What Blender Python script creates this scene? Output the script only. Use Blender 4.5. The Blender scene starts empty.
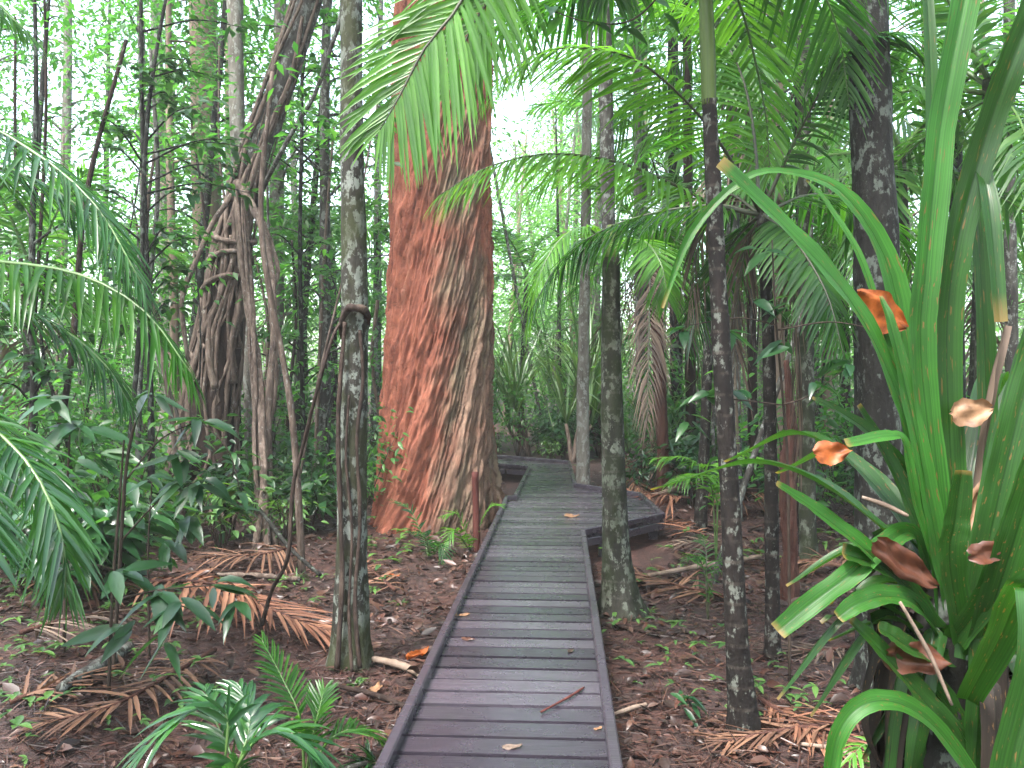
import bpy, math, random
import numpy as np
from mathutils import Vector, noise as mn

SC = bpy.context.scene
COL = SC.collection
rng = np.random.default_rng(7)
random.seed(7)
PI = math.pi
R = math.radians

# ------------------------------------------------------------------ camera geometry
F = 850.0          # focal length in picture widths/1024
HY = 378.0         # height of the horizon
CZ = 1.65          # eye height above the deck


def W(px, py, Y):
    return np.array([(px - 512) / F * Y, Y, CZ - (py - HY) / F * Y])


def gz(x, y):
    """terrain height"""
    b = -0.30 + 0.10 * mn.noise(Vector((x * .45, y * .45, 3.1))) + 0.035 * mn.noise(Vector((x * 1.9, y * 1.9, 7.7)))
    if x < -1.4:
        b += 0.13 * min(1.0, (-1.4 - x) / 1.2) * (0.5 + mn.noise(Vector((x * .9, y * .9, 1.3))))
    if x > 2.0:
        b += 0.08 * min(1.0, (x - 2.0) / 2.0)
    if y > 14:
        b += 0.012 * (y - 14)
    b += max(0.0, y - 36) * 0.03 if y < 80 else 44 * .03
    return b


def G(px, Y, dz=0.0):
    x = (px - 512) / F * Y
    return np.array([x, Y, gz(x, Y) + dz])


# ------------------------------------------------------------------ materials
def new_mat(name):
    m = bpy.data.materials.new(name)
    m.use_nodes = True
    nt = m.node_tree
    nt.nodes.clear()
    return m, nt


class NT:
    def __init__(s, nt):
        s.nt = nt

    def n(s, typ, ins=None, **props):
        nd = s.nt.nodes.new(typ)
        for k, v in props.items():
            setattr(nd, k, v)
        for k, v in (ins or {}).items():
            sock = nd.inputs[k]
            if isinstance(v, bpy.types.NodeSocket):
                s.nt.links.new(v, sock)
            else:
                sock.default_value = v
        return nd

    def ramp(s, fac, stops, interp='LINEAR'):
        nd = s.nt.nodes.new('ShaderNodeValToRGB')
        cr = nd.color_ramp
        cr.interpolation = interp
        while len(cr.elements) < len(stops):
            cr.elements.new(0.5)
        for e, (p, c) in zip(cr.elements, stops):
            e.position = p
            e.color = (*c, 1) if len(c) == 3 else c
        s.nt.links.new(fac, nd.inputs[0])
        return nd.outputs[0]

    def mix(s, fac, a, b, blend='MIX'):
        nd = s.nt.nodes.new('ShaderNodeMix')
        nd.data_type = 'RGBA'
        nd.blend_type = blend
        for sock, v in ((nd.inputs[0], fac), (nd.inputs[6], a), (nd.inputs[7], b)):
            if isinstance(v, bpy.types.NodeSocket):
                s.nt.links.new(v, sock)
            elif isinstance(v, (tuple, list)):
                sock.default_value = (*v, 1) if len(v) == 3 else v
            else:
                sock.default_value = v
        return nd.outputs[2]

    def noise(s, vec, scale, detail=4, rough=.6, dist=0.0):
        nd = s.n('ShaderNodeTexNoise', {'Scale': scale, 'Detail': detail, 'Roughness': rough, 'Distortion': dist})
        if vec is not None:
            s.nt.links.new(vec, nd.inputs['Vector'])
        return nd.outputs[0]

    def objco(s, scale=(1, 1, 1)):
        tc = s.n('ShaderNodeTexCoord')
        oi = s.n('ShaderNodeObjectInfo')
        mp = s.n('ShaderNodeMapping', {'Vector': tc.outputs['Object'], 'Scale': scale})
        ad = s.n('ShaderNodeVectorMath', operation='ADD')
        s.nt.links.new(mp.outputs[0], ad.inputs[0])
        sc = s.n('ShaderNodeVectorMath', operation='SCALE')
        cb = s.n('ShaderNodeCombineXYZ', {'X': oi.outputs['Random'], 'Y': oi.outputs['Random'], 'Z': oi.outputs['Random']})
        s.nt.links.new(cb.outputs[0], sc.inputs[0])
        sc.inputs['Scale'].default_value = 37.0
        s.nt.links.new(sc.outputs[0], ad.inputs[1])
        return ad.outputs[0]

    def out(s, shader):
        o = s.n('ShaderNodeOutputMaterial')
        s.nt.links.new(shader, o.inputs[0])

    def bump(s, h, strength=.5, dist=.02):
        return s.n('ShaderNodeBump', {'Height': h, 'Strength': strength, 'Distance': dist}).outputs[0]


def leaf_mat(name, cols, trans=.4, rough=.4, tcol=None, spec=.5, streak=0.0, ns=3.0, mott=.45):
    m, nt = new_mat(name)
    t = NT(nt)
    g = t.n('ShaderNodeNewGeometry')
    k = len(cols)
    col = t.ramp(g.outputs['Random Per Island'], [(i / (k - 1), c) for i, c in enumerate(cols)])
    oc = t.objco()
    nz = t.noise(oc, ns, 4 if ns > 5 else 3)
    col = t.mix(mott, col, t.ramp(nz, [(.3, (.4, .38, .35) if ns > 5 else (.45, .45, .45)), (.7, (1.5, 1.5, 1.35))]), 'MULTIPLY')
    if streak:
        uv = t.n('ShaderNodeUVMap')
        mp = t.n('ShaderNodeMapping', {'Vector': uv.outputs[0], 'Scale': (.5, 6, 1)})
        st = t.noise(mp.outputs[0], 3.0, 3)
        col = t.mix(streak, col, t.ramp(st, [(.32, (.45, .5, .4)), (.66, (1.5, 1.35, 1.3))]), 'MULTIPLY')
        sx = t.n('ShaderNodeSeparateXYZ', {0: uv.outputs[0]})
        ab = t.n('ShaderNodeMath', {0: sx.outputs[1], 1: .5}, operation='SUBTRACT')
        ab = t.n('ShaderNodeMath', {0: ab.outputs[0]}, operation='ABSOLUTE')
        col = t.mix(.8, col, t.ramp(ab.outputs[0], [(0, (.35, .45, .3)), (.05, (.9, .9, .9)), (.44, (1, 1, 1)), (.49, (1.5, 1.35, 1.5))]), 'MULTIPLY')
        tp_ = t.ramp(sx.outputs[0], [(.965, (0, 0, 0)), (1.0, (.8, .8, .8))])
        col = t.mix(tp_, col, (.16, .10, .035))
        mp2 = t.n('ShaderNodeMapping', {'Vector': uv.outputs[0], 'Scale': (14, 5, 1)})
        sp = t.noise(mp2.outputs[0], 2.2, 2)
        col = t.mix(t.ramp(sp, [(.63, (0, 0, 0)), (.67, (.85, .85, .85))]), col, (.11, .06, .02))
    p = t.n('ShaderNodeBsdfPrincipled', {'Base Color': col, 'Roughness': rough, 'Specular IOR Level': spec})
    if streak:
        nt.links.new(t.bump(st, .25, .004), p.inputs['Normal'])
    if trans > 0:
        tc = t.mix(1.0, col, tcol or (2.6, 2.4, 1.0), 'MULTIPLY')
        tr = t.n('ShaderNodeBsdfTranslucent', {'Color': tc})
        mx = t.n('ShaderNodeMixShader', {0: trans})
        nt.links.new(p.outputs[0], mx.inputs[1])
        nt.links.new(tr.outputs[0], mx.inputs[2])
        t.out(mx.outputs[0])
    else:
        t.out(p.outputs[0])
    return m


def bark_mat(name, dark, mid, light, lichen=(.45, .47, .43), lich=.5, fib=.18, scale=9, bump=.6, moss=None, rings=0, ringcol=(.35, .33, .28), rough=.8):
    """bark: stretched fibres, lichen blotches, optional moss and leaf-scar rings"""
    m, nt = new_mat(name)
    t = NT(nt)
    oc = t.objco((1, 1, fib))
    oc2 = t.objco((1, 1, .6))
    n1 = t.noise(oc, scale, 6, .65, .3)
    n2 = t.noise(oc2, scale * 1.5, 6, .7)
    n3 = t.noise(oc2, scale * 2.3, 4, .6)
    col = t.ramp(n1, [(.3, dark), (.5, mid), (.72, light)])
    if lich > 0:
        lm = t.ramp(n2, [(.64 - .25 * lich, (0, 0, 0)), (.685 - .25 * lich, (.8, .8, .8))])
        col = t.mix(lm, col, t.mix(n3, lichen, tuple(c * .5 for c in lichen)))
    if moss:
        n4 = t.noise(oc2, scale * .4, 4, .6)
        col = t.mix(t.ramp(n4, [(.42, (0, 0, 0)), (.6, (.8, .8, .8))]), col, moss)
    h = t.mix(.5, n1, n3)
    if rings:
        tc = t.n('ShaderNodeTexCoord')
        wv = t.n('ShaderNodeTexWave', {'Vector': tc.outputs['Object'], 'Scale': rings, 'Distortion': .6, 'Detail': 2, 'Detail Scale': 2.0},
                 wave_type='BANDS', bands_direction='Z')
        rm = t.ramp(wv.outputs[0], [(.90, (0, 0, 0)), (.98, (.6, .6, .6))])
        rq = t.n('ShaderNodeMath', {0: rm, 1: t.ramp(n2, [(.42, (0, 0, 0)), (.58, (1, 1, 1))])}, operation='MULTIPLY')
        col = t.mix(rq.outputs[0], col, ringcol)
    p = t.n('ShaderNodeBsdfPrincipled', {'Base Color': col, 'Roughness': rough, 'Specular IOR Level': .16,
                                         'Normal': t.bump(h, bump, .03)})
    t.out(p.outputs[0])
    return m


M = {}
M['palm'] = leaf_mat('palm_green', [(.014, .056, .010), (.024, .086, .014), (.042, .122, .018)], .52, .34, (2.4, 2.6, .9))
M['palm_gloss'] = leaf_mat('palm_glossy', [(.011, .044, .017), (.019, .068, .020), (.030, .094, .022)], .36, .22, (2.6, 2.6, .9), .7)
M['palm_lime'] = leaf_mat('palm_lime', [(.045, .13, .02), (.065, .18, .025), (.09, .22, .03)], .45, .34, (2.0, 2.0, .8))
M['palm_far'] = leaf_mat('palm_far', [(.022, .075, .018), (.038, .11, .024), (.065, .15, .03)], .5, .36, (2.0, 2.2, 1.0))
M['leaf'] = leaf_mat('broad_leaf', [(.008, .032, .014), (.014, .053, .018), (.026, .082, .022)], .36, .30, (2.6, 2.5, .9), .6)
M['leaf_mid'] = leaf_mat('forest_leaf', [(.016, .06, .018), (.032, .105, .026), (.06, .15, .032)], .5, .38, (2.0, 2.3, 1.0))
M['leaf_far'] = leaf_mat('far_leaf', [(.055, .13, .045), (.085, .18, .06), (.12, .22, .075)], .6, .5, (1.7, 2.0, 1.1))  # far leaves coloured paler to stand in for backlight
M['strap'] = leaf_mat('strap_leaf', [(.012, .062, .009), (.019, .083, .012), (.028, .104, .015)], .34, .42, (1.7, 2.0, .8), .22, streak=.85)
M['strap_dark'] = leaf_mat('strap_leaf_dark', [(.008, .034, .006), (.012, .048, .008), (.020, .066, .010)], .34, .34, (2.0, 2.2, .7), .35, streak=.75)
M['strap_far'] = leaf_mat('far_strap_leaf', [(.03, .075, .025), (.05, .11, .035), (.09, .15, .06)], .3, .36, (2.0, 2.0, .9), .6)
M['moss_leaf'] = leaf_mat('ground_green', [(.02, .06, .015), (.04, .10, .025), (.07, .15, .03)], .35, .45)
M['dead'] = leaf_mat('dead_frond', [(.06, .03, .02), (.105, .052, .032), (.15, .08, .05)], .12, .65, (1.2, 1, .8), .3)
M['dead_orange'] = leaf_mat('dead_frond_orange', [(.085, .034, .02), (.14, .06, .036), (.20, .095, .058)], .12, .6, (1.2, 1, .8), .3)
M['dead_grey'] = leaf_mat('dead_frond_grey', [(.05, .036, .03), (.10, .07, .055), (.15, .11, .085)], .12, .7, (1.2, 1, .8), .3)
M['litter'] = leaf_mat('leaf_litter', [(.007, .004, .0035), (.026, .010, .0075), (.052, .019, .0125), (.015, .009, .008), (.062, .027, .018), (.011, .0062, .0055), (.028, .0155, .013), (.085, .043, .03)], 0, .42, None, .4)
M['orange_leaf'] = leaf_mat('orange_leaf', [(.15, .035, .008), (.19, .048, .010), (.22, .06, .014)], .2, .5, (1.5, 1.1, .5), .3, ns=28, mott=1.0)
M['tan_leaf'] = leaf_mat('tan_leaf', [(.14, .075, .042), (.19, .105, .062), (.23, .135, .08)], .2, .5, (1.3, 1.1, .8), .3, ns=24, mott=.8)
M['brown_leaf'] = leaf_mat('brown_leaf', [(.04, .014, .008), (.06, .021, .012), (.08, .028, .015)], .2, .42, (1.6, 1.1, .7), .4, ns=24, mott=.8)

M['shade_leaf'] = leaf_mat('withered_strap_shade', [(.005, .0035, .0025), (.011, .0075, .005), (.022, .0135, .0085)], .1, .65, None, .3, streak=.5)  # withered leaf taken near-black for the unlit depth of the plant
M['rachis'] = leaf_mat('frond_stalk', [(.05, .10, .025), (.06, .11, .03)], 0, .4)
M['rachis_dark'] = leaf_mat('frond_stalk_dark', [(.025, .03, .014), (.04, .04, .02)], 0, .45)
M['twig'] = bark_mat('twig_bark', (.012, .009, .007), (.028, .020, .015), (.055, .040, .03), lich=0, scale=30, bump=.3)
M['stem_green'] = bark_mat('green_stem', (.03, .05, .02), (.05, .08, .03), (.08, .11, .045), lich=0, scale=20, bump=.2, rough=.5)
M['crownshaft'] = bark_mat('crownshaft', (.03, .05, .012), (.05, .075, .018), (.075, .10, .03), lich=0, fib=.05, scale=14, bump=.15, rough=.4)
M['bark_lich'] = bark_mat('lichen_spotted_bark', (.006, .0055, .0045), (.019, .0175, .014), (.046, .043, .036), (.19, .21, .185), .52, .3, 11, .7, moss=(.026, .03, .012))
M['vine_dark'] = bark_mat('dark_vine_bark', (.010, .007, .006), (.03, .020, .016), (.065, .046, .036), lich=0, fib=.3, scale=22, bump=.7)
M['bark_grey'] = bark_mat('grey_lichen_bark', (.014, .0125, .011), (.038, .035, .031), (.085, .081, .073), (.20, .215, .195), .46, .3, 10, .6)
M['bark_pale'] = bark_mat('pale_bark', (.05, .044, .037), (.11, .10, .085), (.18, .17, .152), (.27, .28, .255), .45, .25, 9, .4)
M['bark_dark'] = bark_mat('dark_bark', (.004, .0036, .0032), (.008, .0076, .0064), (.016, .0155, .013), (.085, .10, .085), .40, .3, 11, .8)
M['bark_moss'] = bark_mat('mossy_palm_bark', (.006, .006, .0045), (.016, .0155, .012), (.036, .035, .028), (.15, .165, .135), .44, .3, 10, .7, moss=(.011, .0155, .005), rings=2.4, ringcol=(.05, .05, .04))
M['bark_palm_dark'] = bark_mat('dark_palm_bark', (.0035, .0028, .0025), (.0075, .0058, .005), (.018, .0135, .0118), (.13, .14, .12), .34, .35, 12, .7, rings=2.8, ringcol=(.045, .037, .03))
M['bark_tan'] = bark_mat('tan_bark', (.08, .055, .04), (.15, .11, .085), (.22, .17, .135), lich=0, fib=.1, scale=7, bump=.6)
M['bark_root'] = bark_mat('vine_bark', (.020, .014, .0115), (.075, .054, .043), (.165, .128, .105), (.23, .22, .20), .2, .25, 16, .7)
M['bark_brown'] = bark_mat('brown_bark', (.005, .003, .0025), (.014, .008, .006), (.035, .021, .016), (.09, .085, .075), .15, .1, 9, .9)
M['dead_stub'] = bark_mat('fibrous_dead_stem', (.014, .006, .005), (.045, .019, .014), (.09, .043, .032), lich=0, fib=.06, scale=16, bump=.9)
M['post'] = bark_mat('post_wood', (.03, .010, .0085), (.055, .0165, .0135), (.085, .028, .023), lich=0, fib=.08, scale=18, bump=.3)


def red_bark():
    m, nt = new_mat('red_bark')
    t = NT(nt)
    # fibres run obliquely up the trunk: shear the coordinates along the twist
    tc = t.n('ShaderNodeTexCoord')
    uv = t.n('ShaderNodeUVMap')
    mp = t.n('ShaderNodeMapping', {'Vector': uv.outputs[0], 'Scale': (38, 2.0, 1)})
    f1 = t.noise(mp.outputs[0], 1.0, 7, .7, .7)
    mpb = t.n('ShaderNodeMapping', {'Vector': uv.outputs[0], 'Scale': (120, 7, 1)})
    f2 = t.noise(mpb.outputs[0], 1.0, 5, .7, .4)
    big = t.noise(tc.outputs['Object'], 1.1, 4, .6)
    red = t.ramp(f1, [(.24, (.035, .012, .008)), (.40, (.155, .046, .027)), (.58, (.265, .092, .055)), (.78, (.36, .19, .135))])
    grey = t.ramp(f1, [(.26, (.026, .015, .010)), (.45, (.115, .066, .044)), (.62, (.19, .125, .088)), (.8, (.27, .205, .155))])
    grn = t.ramp(f2, [(.3, (.05, .042, .026)), (.7, (.19, .165, .105))])
    at = t.n('ShaderNodeAttribute', attribute_name='weather')
    w = t.n('ShaderNodeMath', {0: at.outputs['Fac'], 1: big}, operation='ADD')
    wm = t.ramp(w.outputs[0], [(.70, (0, 0, 0)), (1.05, (1, 1, 1))])
    col = t.mix(wm, red, grey)
    n5 = t.noise(mp.outputs[0], .45, 4, .6)
    gm = t.n('ShaderNodeMath', {0: wm, 1: t.ramp(n5, [(.48, (0, 0, 0)), (.6, (.75, .75, .75))])}, operation='MULTIPLY')
    col = t.mix(gm.outputs[0], col, grn)
    col = t.mix(.45, col, t.ramp(f2, [(.3, (.5, .45, .45)), (.68, (1.3, 1.3, 1.3))]), 'MULTIPLY')
    mpc = t.n('ShaderNodeMapping', {'Vector': uv.outputs[0], 'Scale': (70, 14, 1)})
    f3 = t.noise(mpc.outputs[0], 1.0, 8, .8, .8)
    col = t.mix(.75, col, t.ramp(f3, [(.36, (.30, .26, .24)), (.46, (.88, .86, .85)), (.72, (1.5, 1.46, 1.42))]), 'MULTIPLY')
    h = t.mix(.5, t.mix(.4, f1, f2), f3)
    p = t.n('ShaderNodeBsdfPrincipled', {'Base Color': col, 'Roughness': .8, 'Specular IOR Level': .3, 'Normal': t.bump(h, 1.0, .09)})
    t.out(p.outputs[0])
    return m


M['bark_red'] = red_bark()


def ground_mat():
    m, nt = new_mat('forest_floor')
    t = NT(nt)
    tc = t.n('ShaderNodeTexCoord')
    v = tc.outputs['Object']
    a = t.noise(v, .9, 4, .6)
    b = t.noise(v, 9, 6, .7, .5)
    c = t.noise(v, 38, 4, .7)
    vo = t.n('ShaderNodeTexVoronoi', {'Vector': v, 'Scale': 17.0, 'Randomness': 1.0})
    col = t.ramp(b, [(.28, (.0085, .0040, .0032)), (.48, (.029, .0112, .0086)), (.66, (.066, .0255, .0185)), (.85, (.115, .055, .043))])
    lm = t.mix(.5, vo.outputs['Color'], c)
    col = t.mix(.45, col, t.ramp(lm, [(.3, (.0105, .0055, .0046)), (.55, (.048, .019, .0145)), (.75, (.115, .054, .039))]))
    col = t.mix(t.ramp(a, [(.36, (.7, .7, .7)), (.6, (0, 0, 0))]), col, (.0125, .0076, .0076))
    h = t.mix(.5, b, c)
    p = t.n('ShaderNodeBsdfPrincipled', {'Base Color': col, 'Roughness': .8, 'Specular IOR Level': .35, 'Normal': t.bump(h, .9, .04)})
    t.out(p.outputs[0])
    return m


M['ground'] = ground_mat()


def plank_mat(name, k=1.0):
    m, nt = new_mat(name)
    t = NT(nt)
    g = t.n('ShaderNodeNewGeometry')
    tc = t.n('ShaderNodeTexCoord')
    mp = t.n('ShaderNodeMapping', {'Vector': tc.outputs['Object'], 'Scale': (3, 40, 40), 'Rotation': (0, 0, R(-3.3))})
    gr = t.noise(mp.outputs[0], 1.6, 5, .65)
    st = t.noise(tc.outputs['Object'], 2.6, 5, .65)
    st2 = t.noise(tc.outputs['Object'], 14, 4, .7)
    col = t.ramp(g.outputs['Random Per Island'], [(0, (.028 * k, .0235 * k, .034 * k)), (.5, (.055 * k, .047 * k, .064 * k)), (1, (.092 * k, .080 * k, .104 * k))])
    col = t.mix(.7, col, t.ramp(gr, [(.3, (.5, .5, .5)), (.7, (1.5, 1.45, 1.4))]), 'MULTIPLY')
    col = t.mix(t.ramp(st, [(.55, (0, 0, 0)), (.75, (.5, .5, .5))]), col, (.020, .021, .017))
    col = t.mix(t.ramp(st2, [(.64, (0, 0, 0)), (.74, (.5, .5, .5))]), col, (.075, .068, .066))
    rg = t.ramp(st, [(.3, (.16, .16, .16)), (.7, (.38, .38, .38))])
    p = t.n('ShaderNodeBsdfPrincipled', {'Base Color': col, 'Roughness': rg, 'Specular IOR Level': .5, 'Normal': t.bump(gr, .35, .006)})
    t.out(p.outputs[0])
    return m


M['plank'] = plank_mat('wet_plank', .50)
M['kerb'] = plank_mat('kerb_wood', .48)

# ------------------------------------------------------------------ mesh builder


class MB:
    def __init__(s):
        s.v, s.f, s.m, s.uv, s.sm, s.n = [], [], [], [], [], 0

    def add(s, v, f, mat=0, uv=None, smooth=True):
        v = np.asarray(v, dtype=np.float64).reshape(-1, 3)
        f = np.asarray(f, dtype=np.int64)
        s.v.append(v)
        s.f.append(f + s.n)
        s.m.append(np.full(len(f), mat))
        s.sm.append(np.full(len(f), smooth))
        s.uv.append(np.zeros((len(v), 2)) if uv is None else np.asarray(uv, dtype=np.float64).reshape(-1, 2))
        s.n += len(v)

    def mesh(s, name, mats, origin=(0, 0, 0)):
        me = bpy.data.meshes.new(name)
        v = np.concatenate(s.v) - np.asarray(origin)
        uv = np.concatenate(s.uv)
        loops = np.concatenate([f.ravel() for f in s.f])
        tot = np.concatenate([np.full(len(f), f.shape[1]) for f in s.f])
        start = np.concatenate([[0], np.cumsum(tot)[:-1]])
        me.vertices.add(len(v))
        me.vertices.foreach_set('co', v.ravel())
        me.loops.add(len(loops))
        me.loops.foreach_set('vertex_index', loops.astype(np.int32))
        me.polygons.add(len(tot))
        me.polygons.foreach_set('loop_start', start.astype(np.int32))
        me.polygons.foreach_set('loop_total', tot.astype(np.int32))
        me.polygons.foreach_set('material_index', np.concatenate(s.m).astype(np.int32))
        me.polygons.foreach_set('use_smooth', np.concatenate(s.sm).astype(bool))
        ul = me.uv_layers.new(name='UVMap')
        ul.data.foreach_set('uv', uv[loops].ravel())
        for m in mats:
            me.materials.append(M[m])
        me.update()
        me.validate()
        return me


def props(o, label=None, cat=None, group=None, kind=None):
    for k, v in (('label', label), ('category', cat), ('group', group), ('kind', kind)):
        if v:
            o[k] = v
    return o


def empty(name, loc, label, cat, group=None, kind=None):
    o = bpy.data.objects.new(name, None)
    o.empty_display_size = .1
    COL.objects.link(o)
    o.location = loc
    return props(o, label, cat, group, kind)


def obj(name, mb, mats, parent=None, label=None, cat=None, group=None, kind=None, at=None):
    """link a mesh; geometry is given in world coordinates (at = base point of a top-level mesh)"""
    org = np.array(parent.location) if parent is not None else np.array(at if at is not None else (0, 0, 0), dtype=float)
    if parent is not None and parent.parent is not None:
        org = org + np.array(parent.parent.location)
    me = mb.mesh(name, mats, org) if isinstance(mb, MB) else mb
    o = bpy.data.objects.new(name, me)
    COL.objects.link(o)
    if parent is not None:
        o.parent = parent
    else:
        o.location = org
    return props(o, label, cat, group, kind)


def copy_tree(o, parent=None):
    c = o.copy()
    COL.objects.link(c)
    c.parent = parent
    for ch in list(o.children):
        copy_tree(ch, c)
    return c


def cr(pts, n):
    """Catmull-Rom through control points, n samples"""
    p = np.asarray(pts, dtype=float)
    if len(p) == 2:
        t = np.linspace(0, 1, n)[:, None]
        return p[0] * (1 - t) + p[1] * t
    p = np.vstack([2 * p[0] - p[1], p, 2 * p[-1] - p[-2]])
    k = len(p) - 3
    t = np.linspace(0, k - 1e-9, n)
    i = t.astype(int)
    u = (t - i)[:, None]
    a, b, c, d = p[i], p[i + 1], p[i + 2], p[i + 3]
    return .5 * ((2 * b) + (-a + c) * u + (2 * a - 5 * b + 4 * c - d) * u ** 2 + (-a + 3 * b - 3 * c + d) * u ** 3)


def unit(v):
    v = np.asarray(v, dtype=float)
    return v / np.maximum(np.linalg.norm(v, axis=-1, keepdims=True), 1e-9)


def frames(p):
    t = unit(np.gradient(p, axis=0))
    ref = np.array([0.0, 1, 0]) if abs(t[0][1]) < .9 else np.array([1.0, 0, 0])
    ns = []
    n = unit(np.cross(t[0], ref))
    for k in range(len(p)):
        n = unit(n - t[k] * np.dot(n, t[k]))
        ns.append(n)
    ns = np.array(ns)
    return t, ns, np.cross(t, ns)


def tube(mb, pts, radii, sides=10, n=24, mat=0, lump=0.0, lfreq=4.0, seed=0.0, flute=0, flamp=0.0, cap=True, ringamp=0, ringlen=.12, flare=0):
    p = cr(pts, n)
    radii = np.asarray(radii, dtype=float)
    r = np.interp(np.linspace(0, 1, n), np.linspace(0, 1, len(radii)), radii)
    t, a, b = frames(p)
    ang = np.linspace(0, 2 * PI, sides, endpoint=False)
    V = np.zeros((n, sides, 3))
    for i in range(n):
        for j in range(sides):
            d = a[i] * math.cos(ang[j]) + b[i] * math.sin(ang[j])
            k = r[i]
            if lump:
                q = p[i] + d * r[i]
                k *= 1 + lump * mn.noise(Vector((q[0] * lfreq + seed, q[1] * lfreq, q[2] * lfreq * .4))) + lump * .5 * mn.noise(Vector((q[0] * lfreq * 4 + seed, q[1] * lfreq * 4, q[2] * lfreq * 1.6)))
            if flute:
                w = max(0.0, 1 - i / (n * .55)) if flute > 0 else 1
                k *= 1 + flamp * w * math.cos(abs(flute) * ang[j] + seed)
            if flare:
                fz = math.exp(-max(0.0, p[i][2] - p[0][2] - .08) / .13)
                k *= 1 + flare * fz * (1 + .8 * math.sin(ang[j] * 5 + seed) + .5 * math.sin(ang[j] * 3 + 2 * seed))
            if ringamp:
                z = (p[i][2] / ringlen) % 1.0
                k *= 1 + ringamp * (1 if z < .25 else 0)
            V[i, j] = p[i] + d * k
    idx = np.arange(n * sides).reshape(n, sides)
    j2 = np.roll(idx, -1, axis=1)
    f = np.stack([idx[:-1], j2[:-1], j2[1:], idx[1:]], axis=-1).reshape(-1, 4)
    base0 = mb.n
    mb.add(V.reshape(-1, 3), f, mat)
    if cap:
        for row, flip in ((idx[-1], 1), (idx[0], 0)):
            c = V.reshape(-1, 3)[row].mean(0)
            off = mb.n - base0
            tri = np.array([[row[j] - off, row[(j + 1) % sides] - off, 0] if flip else [row[(j + 1) % sides] - off, row[j] - off, 0] for j in range(sides)])
            mb.add([c], tri, mat)
    return p, r


# --- leaf templates: rows of (u along, half width, lift)
def tmpl(us, hw, fold):
    v, f = [], []
    for i, (u, h) in enumerate(zip(us, hw)):
        v += [(u, -h, fold * h), (u, 0, 0), (u, h, fold * h)]
    for i in range(len(us) - 1):
        a = 3 * i
        f += [(a, a + 1, a + 4, a + 3), (a + 1, a + 2, a + 5, a + 4)]
    return np.array(v, dtype=float), np.array(f)


T_LEAF = tmpl([0, .12, .35, .65, .88, 1], [.03, .28, .5, .42, .16, 0], .35)
T_LEAFLET = tmpl([0, .1, .4, .75, 1], [.12, .42, .5, .34, .02], .45)
T_BLADE = tmpl([0, .25, .5, .75, 1], [.3, .48, .5, .36, .02], .4)
T_LO = (np.array([(0, 0, 0), (.45, -.5, .14), (1, 0, 0), (.45, .5, .14)], dtype=float), np.array([(0, 1, 2), (0, 2, 3)]))
T_LEAFLET_LO = (np.array([(0, -.3, 0), (0, .3, 0), (.45, -.5, 0), (.45, .5, 0), (1, 0, 0)], dtype=float), np.array([(0, 1, 3, 2)]))


def inst(mb, tm, O, D, N, L, Wd, droop=0.0, mat=0, curl=0.0):
    """place one copy of a leaf template per row: origin, direction, up, length, width, sag"""
    tv, tf = tm
    O = np.asarray(O, float)
    k = len(O)
    D = unit(np.asarray(D, float))
    S = unit(np.cross(D, np.asarray(N, float)))
    NN = np.cross(S, D)
    L = np.broadcast_to(np.asarray(L, float), (k,))
    Wd = np.broadcast_to(np.asarray(Wd, float), (k,))
    dr = np.broadcast_to(np.asarray(droop, float), (k,))
    cu = np.broadcast_to(np.asarray(curl, float), (k,))
    u, v, w = tv[:, 0], tv[:, 1], tv[:, 2]
    P = (O[:, None, :] + D[:, None, :] * (u[None, :, None] * L[:, None, None]) + S[:, None, :] * (v[None, :, None] * Wd[:, None, None])
         + NN[:, None, :] * (w[None, :, None] * Wd[:, None, None] + (cu[:, None] * L[:, None] * (u * (u - 1))[None, :])[:, :, None]))
    P[:, :, 2] -= (dr * L)[:, None] * (u ** 2)[None, :]
    fs = (tf[None] + (np.arange(k) * len(tv))[:, None, None]).reshape(-1, tf.shape[1])
    mb.add(P.reshape(-1, 3), fs, mat)
    if tm is T_LEAFLET_LO:
        tri = np.array([[2, 3, 4]])
        mb.f[-1] = mb.f[-1]
        base = mb.n - len(P.reshape(-1, 3))
        mb.f.append((tri[None] + (np.arange(k) * 5)[:, None, None]).reshape(-1, 3) + base)
        mb.m.append(np.full(k, mat))
        mb.sm.append(np.full(k, True))


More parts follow.
